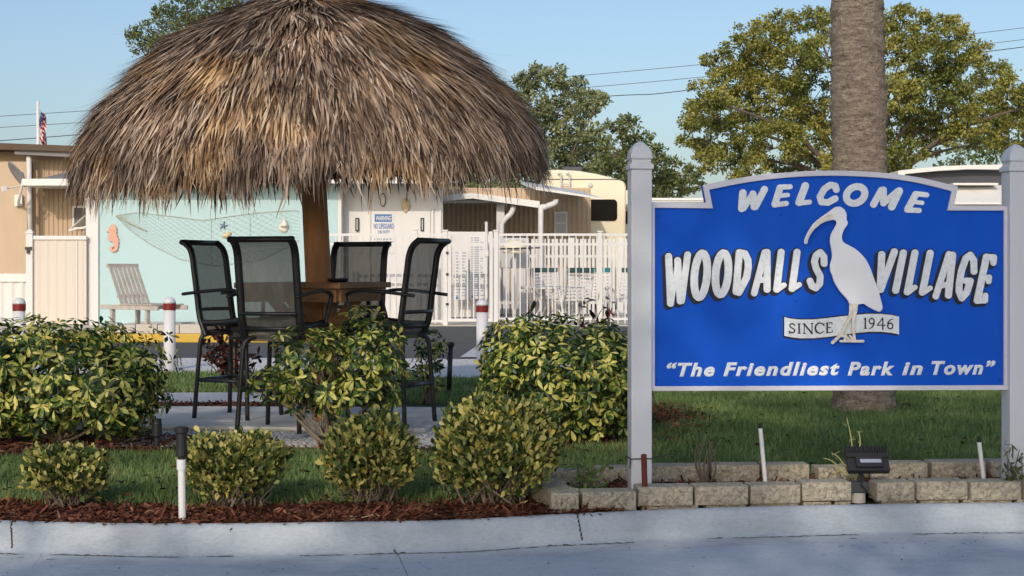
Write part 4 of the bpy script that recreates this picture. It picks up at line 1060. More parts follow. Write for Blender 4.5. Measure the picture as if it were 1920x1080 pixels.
sprig('dark_twig_plant', 'dark narrow-leaved twig plant at the foot of the right sign post', 1900, 898, 838, 7.5, .09, 60, 56, 'darkleaf', .05, .03, lw=.25, nst=7)
rng = np.random.default_rng(57); b = W(1605, 885, 7.75); b.z = .03
t = thing('weed', 'wispy pale-stemmed weed behind the floodlight', 'plant', tuple(b)); mb = MB()
for (dx, dy) in ((-16, -125), (-46, -60), (-52, -35), (-34, -42), (-20, -60), (8, -100), (-58, -48), (-8, -40), (20, -36), (-40, -20)):
    e = b + Vector((dx / 357, rng.uniform(-.05, .05), -dy / 357 + .01)); mid = b.lerp(e, .6) + Vector((0.01 + dx / 3000, 0, .035)); mb.tube(spline([b, mid, e], 6), [.005 - .00028 * i for i in range(13)], 4)
    for _ in range(5):
        q = b.lerp(e, rng.uniform(.4, 1)) + Vector((rng.normal() * .004, 0, 0)); mb.tube([q, q + Vector((rng.normal() * .02, rng.normal() * .02, rng.uniform(0, .025)))], [.0016, .0008], 4)
mb.build('stem', MAT['drystem'], t)
# grassy weed clump in the left corner of the bed
sprig('grass_tuft', 'green weedy tuft at the left corner of the sign bed', 1103, 905, 862, 7.62, .07, 60, 58, 'grass', .08, .02, lw=.2, nst=6)

# palm trunk with ringed bark; its crown is above the picture
px0, D0 = 1620, 12.2
pr = thing('palm_tree', 'thick grey palm trunk rising behind the welcome sign', 'palm tree', (X(px0, D0), D0, 0))
rng = np.random.default_rng(61); nz, na, Hh = 260, 40, 7.5
zz = np.linspace(-.1, Hh, nz); aa = np.linspace(0, 2 * math.pi, na, endpoint=False)
wob = np.random.default_rng(5).normal(0, .006, 40); rad = np.interp(zz, np.linspace(0, Hh, 40), wob) + np.interp(zz, [-.1, .15, .5, 1.2, 2.5, 4, 7.5], [.275, .25, .232, .222, .212, .205, .19])
cxs = np.interp(zz, [0, 1.5, 3.5, 7.5], [0, -.03, -.06, -.12])
ring = (zz * 13 + .35 * np.sin(zz * 7))
Vp = np.zeros((nz, na, 3))
for j in range(na):
    r = rad + .014 * np.abs(np.sin((ring + .5 * math.sin(aa[j] * 2 + 1) + .25 * math.sin(aa[j] * 5)) * math.pi / 2)) + rng.normal(0, .005, nz)
    Vp[:, j, 0] = cxs + r * math.cos(aa[j]); Vp[:, j, 1] = r * math.sin(aa[j]); Vp[:, j, 2] = zz
i_, j_ = np.meshgrid(np.arange(nz - 1), np.arange(na), indexing='ij'); a_ = (i_ * na + j_).ravel(); b_ = (i_ * na + (j_ + 1) % na).ravel()
npmesh('trunk', Vp.reshape(-1, 3), np.column_stack([a_, b_, b_ + na, a_ + na]), MAT['palm'], pr, smooth=True)
parts = []
for k in range(26):
    ph = k * 2.4; el = rng.uniform(-.3, 1.1); d = np.array((math.cos(ph) * math.cos(el), math.sin(ph) * math.cos(el), math.sin(el)))
    ts = np.linspace(.15, 1, 34); Ln = 2.6
    mid = np.array((-.12, 0, Hh))[None] + d[None] * (ts * Ln)[:, None] + np.array((0, 0, -1))[None] * (ts ** 2 * 1.1)[:, None]
    sd = unit(np.cross(d, np.array((0, 0, 1.0))))
    for s in (-1, 1):
        A = unit(np.tile(sd * s, (34, 1)) + d * .6 + np.array((0, 0, -.35)) + rng.normal(size=(34, 3)) * .1)
        parts.append(leaves(T_SMALL, F_SMALL, mid, A, np.tile((0, 0, 1.0), (34, 1)) + 1e-3, np.full(34, .55), np.full(34, .045)))
V, Fi = cat(parts); npmesh('crown', V, Fi, MAT['frond'], pr)

# ------------------------------------------------------------------ pool house and what hangs on it
DT = 27.6; ST = DT / F
def tx(px): return X(px, DT)
def tz(py): return Z(py, DT)
ph_ = thing('pool_house', 'pool house with turquoise left wall and white doors on the right', 'building', (tx(500), DT, .13))
DW = 28.0
mb = MB(); mb.box(tx(186), tx(633), DT, DT + .15, .13, tz(338)); mb.build('turquoise_wall', MAT['teal'], ph_)
mb = MB(); mb.box(tx(162), tx(186) - .003, DT - .05, DT + .12, .13, tz(338)); mb.build('corner_trim', MAT['wallwhite'], ph_, bevel=.01)
mb = MB(); mb.box(tx(633) + .002, tx(640), DT + .002, DW + .1, .13, tz(338)); mb.box(tx(640) + .002, X(830, DW), DW, DW + .12, .13, Z(338, DW))
mb.build('white_wall', MAT['wallwhite'], ph_)
mb = MB(); mb.box(X(696, DW), X(807, DW), DW - .03, DW - .002, .15, Z(396, DW)); mb.build('door', MAT['wallwhite'], ph_, bevel=.008)
for a in (692, 810, 824):
    mb = MB(); mb.box(X(a, DW), X(a + 3.5, DW), DW - .045, DW - .003, .14, Z(390, DW)); mb.build('door_post', MAT['wallwhite'], ph_, bevel=.006)
mb = MB(); y0, y1 = DT - .55, DT + 6
mb.v += [(tx(150), y0, tz(347)), (X(840, DT), y0, tz(347)), (X(840, DT), y1, tz(347) + .4), (tx(150), y1, tz(347) + .4)] + [(tx(150), y0, tz(336)), (X(840, DT), y0, tz(336)), (X(840, DT), y1, tz(336) + .4), (tx(150), y1, tz(336) + .4)]
mb.f += [(0,3,2,1),(4,5,6,7),(0,1,5,4),(1,2,6,5),(2,3,7,6),(3,0,4,7)]
mb.build('roof', MAT['aluminium'], ph_)
for px, lab in ((670, 'narrow black upright wall fixture left of the blue pool warning'), (792, 'narrow black upright wall fixture right of the blue pool warning')):
    t = thing('wall_fixture', lab, 'wall fixture', (X(px, DW), DW - .05, Z(421, DW)), group='black fixtures on the pool house')
    mb = MB(); mb.box(-.033, .033, -.01, .046, -.125, -.10); mb.box(-.033, .033, -.01, .046, .10, .125); mb.box(-.033, -.012, -.01, .046, -.0995, .0995); mb.box(.012, .033, -.01, .046, -.0995, .0995)
    mb.build('frame', MAT['black'], t, world=False, bevel=.004)
    mb = MB(); mb.box(-.0115, .0115, .0, .04, -.0995, .0995); mb.build('pane', MAT['greyp'], t, world=False)
ws = thing('pool_notice', 'white pool notice with blue lettering warning of no lifeguard', 'sign', (X(719, DW), DW - .05, Z(440, DW)))
mb = MB(); mb.box(X(700, DW), X(739, DW), DW - .043, DW - .032, Z(475, DW), Z(398, DW)); mb.build('board', MAT['wallwhite'], ws)
def wall_text(name, word, xa, xb, yb, yt, D, mat, parent, **kw):
    V, Fc = text_loops(word, **kw); x = (V[:, 0] - V[:, 0].min()) / np.ptp(V[:, 0]); y = (V[:, 1] - V[:, 1].min()) / np.ptp(V[:, 1])
    mb = MB(); mb.add([(X(xa + (xb - xa) * a, D), D - (.004 if c > 0 else 0), Z(yb + (yt - yb) * b_, D)) for a, b_, c in zip(x, y, V[:, 2])], Fc)
    return mb.build(name, mat, parent)
mb = MB(); mb.box(X(703, DW), X(735, DW), DW - .046, DW - .0435, Z(416, DW), Z(402, DW)); mb.build('panel', MAT['textblue'], ws)
kw = dict(offset=.02, shear=0, space=1.0)
wall_text('lettering', 'WARNING', 704.5, 733.5, 413.5, 404.5, DW - .0465, MAT['wallwhite'], ws, **kw)
wall_text('lettering', 'NO LIFEGUARD', 701, 738, 429, 419, DW - .0435, MAT['textblue'], ws, **kw)
wall_text('lettering', 'ON DUTY', 709, 731, 438.5, 432, DW - .0435, MAT['textblue'], ws, **kw)
mb = MB()
for i, yy in enumerate((447, 452)):
    rr_ = np.random.default_rng(i); x_ = 702
    while x_ < 735: wq = rr_.uniform(2, 5); mb.box(X(x_, DW), X(min(x_ + wq, 737), DW), DW - .046, DW - .0435, Z(yy + 3, DW), Z(yy, DW)); x_ += wq + 1.4
mb.build('small_print', MAT['textgrey'], ws)
t = thing('oval_plaque', 'small oval plaque with green rim high on the white pool house wall', 'wall ornament', (X(718, DW), DW - .02, Z(375, DW)))
mb = MB(); mb.v += [(.055*math.cos(a), -.012, .13*math.sin(a)) for a in np.linspace(0, 6.283, 24, endpoint=False)] + [(.042*math.cos(a), -.012, .11*math.sin(a)) for a in np.linspace(0, 6.283, 24, endpoint=False)] + [(.055*math.cos(a), .019, .13*math.sin(a)) for a in np.linspace(0, 6.283, 24, endpoint=False)]
for i in range(24): j = (i+1) % 24; mb.f += [(i, j, 24+j, 24+i), (i, 48+i, 48+j, j)]
mb.build('rim', MAT['darkside'], t, world=False)
MB().prism([(.0415*math.cos(a), .109*math.sin(a)) for a in np.linspace(0, 6.283, 24, endpoint=False)], -.009, .0).build('plate', MAT['shellw'], t, world=False)
def scallop(name, label, px, py, D, rx, rz, ang, mat, cat_='wall ornament'):
    """ribbed shell: fan-shaped dome fixed on the wall"""
    t = thing(name, label, cat_, (X(px, D), D - .005, Z(py, D))); mb = MB(); nr, nn = 6, 28
    for i in range(nr + 1):
        f = i / nr
        for j in range(nn):
            a = 2 * math.pi * j / nn; rib = 1 + .05 * math.cos(a * 9) * f; taper = 1 - .35 * max(0, -math.sin(a)) * f
            x, z = rx * f * rib * math.cos(a) * taper, rz * f * rib * math.sin(a); c, s = math.cos(ang), math.sin(ang)
            mb.v.append((x*c - z*s, -.06 * math.sqrt(max(0, 1 - f * f)), x*s + z*c))
    for i in range(nr):
        for j in range(nn): a = i*nn + j; b_ = i*nn + (j+1) % nn; mb.f.append((a, b_, b_+nn, a+nn))
    mb.build('shell', MAT[mat], t, world=False, smooth=True); return t
scallop('wall_shell', 'large tan shell under the eave of the white pool house wall', 761, 386, DW - .02, .085, .15, 0, 'shell')
scallop('wall_shell', 'tan shell fixed to the net below the small blue starfish', 425.5, 441, DT, .10, .055, R(22), 'shell')
scallop('wall_shell', 'small pale shell at the lower edge of the net, between two chairs', 417, 473, DT, .05, .06, R(-20), 'shellw')
t = scallop('wall_shell', 'white spiral conch fixed to the turquoise wall left of the pole', 532, 427, DT, .10, .10, R(35), 'shellw')
mb = MB(); mb.lathe([(.075, 0), (.06, .05), (.035, .10), (.008, .16)], (.02, -.05, .02), 14); mb.build('spire', MAT['shellw'], t, world=False, smooth=True)
t = thing('wall_starfish', 'small blue starfish fixed on the net', 'wall ornament', (tx(419), DT - .01, tz(423)))
MB().prism([((.09 if i % 2 == 0 else .02) * math.sin(i*math.pi/5 + .25), (.09 if i % 2 == 0 else .02) * math.cos(i*math.pi/5 + .25)) for i in range(10)], -.03, .009).build('star', MAT['star'], t, world=False, bevel=.006)
sh = [(803,138),(812,130),(820,124),(822,107),(840,88),(858,85),(872,100),(879,118),(874,128),(880,140),(872,152),(884,165),(882,178),(892,190),(889,204),(896,218),(886,230),(893,245),(884,258),(886,270),(872,285),(850,290),(832,281),(826,262),(836,247),(852,248),(848,258),(842,262),(848,270),(860,266),(864,245),(858,225),(845,212),(822,205),(814,188),(818,170),(828,152),(818,142)]
t = thing('wall_seahorse', 'coral pink seahorse on the turquoise wall above the grey lounge chair', 'wall ornament', (tx(213), DT - .01, tz(447)))
V, Fc = fill_mesh([[((x / 4 - 213) * ST, -((y / 4 + 400) - 447) * ST) for x, y in sh]], .014, .004); mb = MB(); on_sign(mb, V, Fc, .012); mb.build('body', MAT['sea'], t, world=False)
# net draped on the wall
t = thing('fishing_net', 'thin fishing net draped across the turquoise wall', 'net', (tx(390), DT - .02, tz(430)))
topc = lambda u: np.interp(u, [0, .12, .48, .73, .98, 1], [404, 398, 413, 400, 394, 396]); botc = lambda u: np.interp(u, [0, .08, .2, .35, .55, .8, 1], [405, 432, 460, 486, 499, 486, 450])
mb = MB(); mr_ = MB()
def npnt(u, v): 
    px = 217 + u * 345; py = topc(u) + (botc(u) - topc(u)) * v + 6 * math.sin(u * 9) * v * (1 - v); return (tx(px), DT - .012 - .02 * abs(math.sin(u * 11 + v * 3)), tz(py))
nu, nv = 22, 9
for i in range(nu):
    for j in range(nv):
        for (di, dj) in ((1, 1), (-1, 1)):
            i2, j2 = i + di, j + dj
            if 0 <= i2 <= nu and j2 <= nv: mb.tube([npnt(i / nu, j / nv), npnt(i2 / nu, j2 / nv)], .0018, 3, cap=False)
mb.build('mesh', MAT['net'], t)
for c in (0, 1): mr_.tube([npnt(u, c) for u in np.linspace(0, 1, 40)], .0042, 5)
mr_.tube([npnt(.52, v) for v in np.linspace(0, 1, 14)], .003, 5); mr_.tube([npnt(.73, v) for v in np.linspace(0, .7, 10)], .003, 5)
mr_.tube(spline([npnt(.02, .1), npnt(.07, .55), npnt(.17, .6)], 8), .012, 5)
mr_.build('edge_rope', MAT['rope'], t)
# block border, rocks, lounge chair before the turquoise wall
bd = thing('block_border', 'low pale concrete block border on the yellow kerb', 'garden edging', (X(330, 24), 24.0, .13))
for i in range(9):
    x0 = X(215 + i * 41, 24.0); mb = MB(); mb.box(x0, x0 + .345, 23.95, 24.12, .13, .27 + .01 * (i % 2)); mb.build('block', MAT['cblock'], bd, bevel=.012)
rng = np.random.default_rng(71)
for i, (px, py, r) in enumerate(((352, 601, .13), (375, 604, .10), (395, 602, .12), (330, 606, .09), (545, 606, .11), (570, 603, .1))):
    D = 25.2; mb = MB(); prf = [(r*.5, 0), (r, r*.25), (r*.95, r*.6), (r*.55, r*.95), (.01, r)]; mb.lathe(prf, (0, 0, 0), 10)
    mb.v = [(x * rng.uniform(.8, 1.25) * 1.4, y * rng.uniform(.8, 1.2), z * rng.uniform(.85, 1.15)) for x, y, z in mb.v]
    t = tag(mb.build('rock', MAT['rock'], smooth=True), 'tan rock lying along the foot of the turquoise wall', 'rock', 'rocks along the turquoise wall'); t.location = (X(px, D), D, .13)
mb = MB(); mb.box(X(180, 24.6), X(620, 24.6), 24.13, 27.5, .1, .20); structure('border_sand', mb, MAT['deck'])
lc = thing('lounge_chair', 'weathered grey slatted wooden lounge chair before the turquoise wall', 'lounge chair', (X(256, 24.9), 24.9, .2), R(-128))
mb = MB()     # faces +y; seat rails along y
for s in (-1, 1): mb.box(s*.30 - .02, s*.30 + .02, -.55, .95, .30, .375)
mb.build('rail', MAT['greywood'], lc, world=False, bevel=.006)
for sx, sy in ((-1, -.3), (1, -.3), (-1, .62), (1, .62)):
    mb = MB(); mb.obox((sx*.26, sy, 0), (sx*.26, sy, .35), .07, .06); mb.build('leg', MAT['greywood'], lc, world=False, bevel=.005)
mb = MB()
for i in range(11): y = -.02 + i * .078; mb.box(-.34, .34, y, y + .062, .376, .398)
mb.build('seat', MAT['greywood'], lc, world=False, bevel=.004)
mb = MB()
for i in range(7):
    x = -.27 + i * .09; mb.obox((x, -.02, .37), (x, -.36, 1.02), .068, .02, (0, 1, 0))
mb.obox((-.32, -.38, 1.03), (.32, -.38, 1.03), .05, .07); mb.obox((-.30, -.13, .52), (.30, -.13, .52), .02, .06)
mb.build('backrest', MAT['greywood'], lc, world=False, bevel=.004)

# ------------------------------------------------------------------ left: mobile home, gate, dish, flag
def corrugated(mb, x0, x1, z0, z1, y, pitch=.09, depth=.022):
    n = max(2, int((x1 - x0) / pitch)); k = len(mb.v); c = 0
    for i in range(n + 1):
        x = x0 + (x1 - x0) * i / n
        for dx, dy in ((0, 0), (.25, -depth), (.5, -depth), (.75, 0)):
            xx = x + (x1 - x0) / n * dx
            if xx <= x1 + 1e-6: mb.v += [(xx, y + dy, z0), (xx, y + dy, z1)]; c += 1
    for i in range(c - 1): a = k + i*2; mb.f.append((a, a+2, a+3, a+1))
    return mb
DM = 29.0
mh = thing('mobile_home', 'beige ribbed mobile home at the left edge with brown roof edge', 'mobile home', (X(0, DM), DM, .13))
mb = MB(); corrugated(mb, X(52, DM), X(200, DM), .13, Z(300, DM), DM); mb.box(X(-400, DM), X(200, DM), DM + .02, DM + 4, .13, Z(284, DM)); mb.build('ribbed_wall', MAT['beige'], mh)
mb = MB(); mb.box(X(-400, DM - .3), X(51, DM - .3), DM - .3, DM + .01, Z(515, DM - .3), Z(303, DM - .3)); mb.build('flat_wall', MAT['beige'], mh)
mb = MB(); corrugated(mb, X(-400, DM - .4), X(52, DM - .4), .13, Z(513, DM - .4), DM - .4, .2, .02); mb.build('skirting', MAT['wallwhite'], mh)
mb = MB(); mb.box(X(-400, DM - .45), X(53, DM - .45), DM - .45, DM - .30, Z(528, DM), Z(514, DM)); mb.build('sill', MAT['aluminium'], mh)
mb = MB()
a, c_, d_, e_ = (X(-400, DM), DM - .55, Z(250, DM)), (X(210, DM), DM - .55, Z(277, DM)), (X(210, DM), DM - .55, Z(284, DM)), (X(-400, DM), DM - .55, Z(281, DM))
mb.v += [(X(-400, 28.4), 28.4, Z(262, 28.4)), (X(0, 28.4), 28.4, Z(268, 28.4)), (X(215, 28.4), 28.4, Z(276, 28.4)), (X(-400, 28.4), 28.4, Z(276, 28.4)), (X(0, 28.4), 28.4, Z(280, 28.4)), (X(215, 28.4), 28.4, Z(287, 28.4))]
mb.v += [(x, 34.0, z + .1) for x, y, z in mb.v[:6]]
mb.f += [(3,4,1,0),(4,5,2,1),(0,1,7,6),(1,2,8,7),(3,9,10,4),(4,10,11,5),(2,5,11,8)]
mb.build('roof', MAT['brownroof'], mh)
mb = MB(); mb.obox(tuple(W(28, 284, 28.5)), tuple(W(150, 290, 28.5)), .05, .11); mb.build('gutter', MAT['greyroof'], mh)
mb = MB(); mb.tube([tuple(W(54, 288, 28.6)), tuple(W(57, 445, 28.6))], .05, 10); mb.build('downspout', MAT['wallwhite'], mh, smooth=True)
wd_ = MB(); x0, x1, z0, z1 = X(137, DM), X(172, DM), Z(430, DM), Z(386, DM)
for q in ((x0, x1, z0, z0 + .04), (x0, x1, z1 - .04, z1), (x0, x0 + .04, z0 + .041, z1 - .041), (x1 - .04, x1, z0 + .041, z1 - .041)): wd_.box(q[0], q[1], DM - .06, DM - .024, q[2], q[3])
wn = wd_.build('window', MAT['aluminium'], mh); mb = MB(); mb.box(x0 + .041, x1 - .041, DM - .04, DM - .026, z0 + .041, z1 - .041); pn = mb.build('pane', MAT['screen'], wn)
mb = MB(); mb.obox(tuple(W(131, 431, DM - .5)), tuple(W(163, 402, DM - .1)), .03, .03); mb.obox(tuple(W(129, 432, DM - .5)), tuple(W(166, 424, DM - .5)), .03, .03); mb.build('stay', MAT['aluminium'], wn)
aw = MB(); D = 28.3; aw.box(X(57, D), X(150, D), D - .5, D + .6, Z(351, D), Z(338, D)); aw.build('awning', MAT['aluminium'], mh, bevel=.01)
aw = MB(); aw.v += [tuple(W(70, 336.5, D - .4)), tuple(W(150, 336.5, D - .4)), tuple(W(150, 316, D + .4)), tuple(W(70, 336.4, D + .4))]; aw.f += [(0,1,2,3)]; aw.build('awning_roof', MAT['greyroof'], mh)
dh = thing('satellite_dish', 'grey satellite dish on a bracket on the beige mobile home', 'satellite dish', tuple(W(33, 372, 28.2)))
mb = MB(); c = W(38, 324, 28.0); nrm = Vector((-.66, -.45, -.56)).normalized(); ux = nrm.cross(Vector((0, 0, 1))).normalized(); uy = nrm.cross(ux)
for i in range(6):
    for j in range(24): r_ = .27 * i / 5 + .001; a = j * math.pi / 12; mb.v.append(tuple(c + ux * r_ * math.cos(a) + uy * r_ * math.sin(a) * 1.05 + nrm * (r_ * r_ * .7)))
for i in range(5):
    for j in range(24): a = i*24+j; b_ = i*24+(j+1) % 24; mb.f.append((a, b_, b_+24, a+24))
o = mb.build('reflector', MAT['dish'], dh, smooth=True); sm = o.modifiers.new('thick', 'SOLIDIFY'); sm.thickness = .02
mb = MB(); e = c + nrm * .34 + Vector((0, -.05, -.12)); mb.tube([tuple(c - uy * .0 + Vector((0, 0, -.25))), tuple(e)], .018, 6); mb.obox(tuple(e - ux * .06), tuple(e + ux * .08), .07, .09); mb.build('feed_arm', MAT['aluminium'], dh)
mb = MB(); mb.tube(spline([tuple(c - nrm * .03), tuple(c + Vector((.02, .1, -.12))), tuple(W(36, 372, 28.3)), tuple(W(34, 384, 28.65))], 5), .028, 8); mb.box(X(27, 28.6), X(41, 28.6), 28.6, 28.68, Z(386, 28.6), Z(365, 28.6)); mb.build('mount', MAT['aluminium'], dh)
ft = thing('flagpole', 'white flagpole with a hanging striped flag behind the mobile home roof', 'flagpole', (X(71, 33), 33.0, .13))
MB().tube([tuple(W(72, 520, 33)), tuple(W(71, 190, 33))], .036, 10).build('pole', MAT['wallwhite'], ft, smooth=True)
nx_, nz_ = 14, 20; V = []; UV = []
for j in range(nz_ + 1):
    for i in range(nx_ + 1):
        u, v = i / nx_, j / nz_; q = W(74.5 + 14 * u * (.6 + .4 * math.sin(v * 2.2)), 203 + 58 * (1 - v) * (1 - .12 * u) + u * 24 + 4 * math.sin(u * 8) * u, 33)
        V.append((q.x + .02 * math.sin(v * 9), q.y + .12 * math.sin(u * 9 + v * 3) * (u + .1), q.z)); UV.append((u, v))
Fi = np.array([(j*(nx_+1)+i, j*(nx_+1)+i+1, (j+1)*(nx_+1)+i+1, (j+1)*(nx_+1)+i) for j in range(nz_) for i in range(nx_)]); npmesh('flag', V, Fi, MAT['flag'], ft, world=True, uv=np.array(UV)[Fi.ravel()], smooth=True)
DG = 27.45
gt_ = thing('vinyl_gate', 'cream white solid vinyl gate and post beside the turquoise wall', 'gate', (X(105, DG), DG, .13))
mb = MB(); mb.box(X(50, DG), X(63, DG), DG - .06, DG + .06, .1, Z(438, DG)); mb.build('post', MAT['wallwhite'], gt_, bevel=.012)
MB().lathe([(.1, 0), (.1, .03), (.03, .08), (.003, .085)], (X(56.5, DG), DG, Z(438, DG) + .001), 4, math.pi/4).build('post_cap', MAT['wallwhite'], gt_)
mb = MB(); corrugated(mb, X(64, DG), X(162, DG), .15, Z(450, DG), DG, .14, .008); mb.build('panel', MAT['cream'], gt_)
mb = MB(); mb.box(X(63.5, DG), X(163, DG), DG - .04, DG + .04, Z(449.5, DG), Z(442, DG)); mb.box(X(144, DG), X(146, DG), DG - .02, DG - .009, .2, Z(450, DG)); mb.build('top_rail', MAT['wallwhite'], gt_, bevel=.006)
mb = MB(); mb.box(X(50, DG), X(62, DG), DG - .10, DG - .061, Z(468, DG), Z(463, DG)); mb.box(X(53, DG), X(58, DG), DG - .11, DG - .062, Z(475, DG), Z(468.5, DG)); mb.build('latch', MAT['black'], gt_)

# ------------------------------------------------------------------ pool fence
DF = 26.5; fx = lambda p: X(p, DF); fz = lambda p: Z(p, DF)
fe = thing('pool_fence', 'white metal picket fence round the pool with a gate', 'fence', (fx(900), DF, .17))
mb = MB()
for y in (440, 458, 602): mb.box(fx(612), fx(836), DF - .014, DF + .014, fz(y) - .022, fz(y) + .022); mb.box(fx(927), fx(1420), DF - .014, DF + .014, fz(y if y < 500 else 598) - .022, fz(y if y < 500 else 598) + .022)
mb.build('rail', MAT['wallwhite'], fe)
for run in (np.arange(618, 832, 12.4), np.arange(936, 1418, 13.1)):
    mb = MB()
    for a in run: mb.box(fx(a) - .010, fx(a) + .010, DF - .0135, DF + .0135, .2, fz(440) - .023)
    mb.build('pickets', MAT['wallwhite'], fe)
for a, top_ in ((612, 436), (779, 432), (835, 434), (930, 434), (1125, 436), (1320, 436)):
    mb = MB(); mb.box(fx(a) - .042, fx(a) + .042, DF - .042, DF + .042, .16, fz(top_)); mb.box(fx(a) - .052, fx(a) + .052, DF - .052, DF + .052, fz(top_) + .001, fz(top_) + .03); mb.build('post', MAT['wallwhite'], fe, bevel=.006)
mb = MB(); DG2 = DF - .02
for y in (437.5, 458, 600): mb.box(fx(842), fx(922), DG2 - .02, DG2 + .02, fz(y) - .028, fz(y) + .028)
for a in (843, 921): mb.box(fx(a) - .03, fx(a) + .03, DG2 - .022, DG2 + .022, fz(603), fz(434))
for a in np.arange(854, 915, 11.4): mb.box(fx(a) - .011, fx(a) + .011, DG2 - .015, DG2 + .015, fz(600) + .03, fz(437.5) - .029)
g_ = mb.build('gate', MAT['wallwhite'], fe)
mb = MB(); mb.tube([(fx(913), DG2 - .06, fz(478)), (fx(912), DG2 - .06, fz(416))], .026, 10); mb.box(fx(910), fx(916), DG2 - .09, DG2 - .023, fz(480), fz(470)); mb.build('latch', MAT['wallwhite'], g_)
mb = MB()
for y in (452, 474, 514, 570): mb.box(fx(836.5), fx(841), DG2 - .05, DG2 - .023, fz(y) - .02, fz(y) + .02)
mb.build('hinge', MAT['black'], g_)

# things behind the fence
t = thing('screen_panel', 'plain white panel behind the pool gate carrying the rules boards', 'panel', (X(882, 28.4), 28.4, .17))
mb = MB(); mb.box(X(841, 28.4), X(921, 28.4), 28.4, 28.45, .25, Z(437, 28.4)); mb.build('board', MAT['wallwhite'], t)
mb = MB(); mb.box(X(841, 28.4), X(846, 28.4), 28.36, 28.399, .17, Z(436, 28.4)); mb.box(X(916, 28.4), X(921, 28.4), 28.36, 28.399, .17, Z(436, 28.4)); mb.build('stile', MAT['aluminium'], t)
def rule_board(px0, px1, py0, py1, D, label, rows, cols, seed, mat, head=None):
    t = thing('rules_board', label, 'sign', (X((px0 + px1) / 2, D), D, Z(py1, D)), group='rule boards behind the pool gate')
    mb = MB(); mb.box(X(px0, D), X(px1, D), D, D + .03, Z(py1, D), Z(py0, D)); mb.build('board', MAT['wallwhite'], t)
    rr_ = np.random.default_rng(seed); mb = MB()
    for i in range(rows):
        yy = py0 + 5 + i * (py1 - py0 - 8) / rows
        for c in range(cols):
            a = px0 + 2 + c * (px1 - px0 - 3) / cols; b_ = a + (px1 - px0 - 6) / cols * rr_.uniform(.55, .95); mb.box(X(a, D), X(b_, D), D - .003, D - .0005, Z(yy + 2.0, D), Z(yy, D))
    mb.build('small_print', mat, t)
    mb = MB(); mb.box(X(px0 + 3, D), X(px0 + 9, D), D - .003, D - .0005, Z(py1 - 1, D), Z(py1 - 6, D)); mb.build('emblem', MAT['textblue'], t)
    return t
DB = 28.0
rule_board(850, 877, 468, 562, DB, 'narrow white pool rules board with dark blocks of print', 15, 2, 1, MAT['textgrey'])
rule_board(881, 914, 440, 560, DB, 'tall white pool rules board with many thin lines of print', 26, 1, 2, MAT['textgrey'])
t = thing('equipment_cabinet', 'light grey panel standing behind the pool fence right of the gate', 'panel', (X(952, 29), 29, .17)); mb = MB(); mb.box(X(922, 29), X(992, 29), 29, 29.3, Z(503, 29), Z(446, 29)); mb.build('body', MAT['greyp'], t, bevel=.02)
mb = MB(); mb.box(X(923, 29), X(926, 29), 29.1, 29.2, .17, Z(504, 29)); mb.box(X(988, 29), X(991, 29), 29.1, 29.2, .17, Z(504, 29)); mb.build('leg', MAT['greyp'], t)
D = 31.5; t = thing('picket_fence', 'tight white picket fence on the far side of the pool', 'fence', (X(1080, D), D, .17)); mb = MB()
for a in np.arange(905, 1260, 7.6): mb.box(X(a, D), X(a + 4.6, D), D, D + .02, .22, Z(448 if a > 995 else 470, D))
mb.build('pickets', MAT['wallwhite'], t); mb = MB()
for y in (478, 565): mb.box(X(905, D), X(1262, D), D + .021, D + .06, Z(y + 5, D), Z(y, D))
mb.build('rail', MAT['wallwhite'], t)
for a in (972, 1068, 1160): mb = MB(); mb.box(X(a, D), X(a + 9, D), D - .03, D - .002, .17, Z(446, D)); mb.build('post', MAT['wallwhite'], t)
t = thing('cream_cover', 'cream rounded cover resting on a thin dark rail behind the fence', 'cover', tuple(W(966, 470, 28.4))); D = 28.4
mb = MB(); mb.lathe([(.24, 0), (.245, .03), (.22, .10), (.16, .17), (.08, .19), (.005, .195)], tuple(W(966, 468, D)), 24); mb.lathe([(.235, -.07), (.24, -.012)], tuple(W(966, 468, D)), 24); mb.build('shell', MAT['rv'], t, smooth=True)
mb = MB(); mb.tube([tuple(W(936, 466.5, D - .3)), tuple(W(1013, 464.5, D - .3))], .014, 8); mb.build('rail', MAT['black'], t)
mb = MB(); mb.tube([tuple(W(966, 472, D)), (X(966, D), D, .17)], .025, 8); mb.build('stand', MAT['wallwhite'], t)
tb = thing('patio_table', 'round white patio table beside the pool', 'table', (X(1035, 28.6), 28.6, .17)); rt = 60 * 28.6 / F
mb = MB(); mb.lathe([(rt - .02, .62), (rt, .63), (rt, .66), (rt - .02, .67), (.01, .672)], (0, 0, 0), 32); mb.build('tabletop', MAT['wallwhite'], tb, world=False)
for k in range(4):
    a = k * math.pi / 2 + .5; MB().tube(spline([(.42*math.cos(a), .42*math.sin(a), .62), (.25*math.cos(a), .25*math.sin(a), .3), (.45*math.cos(a), .45*math.sin(a), 0)], 6), .025, 8).build('leg', MAT['wallwhite'], tb, world=False, smooth=True)
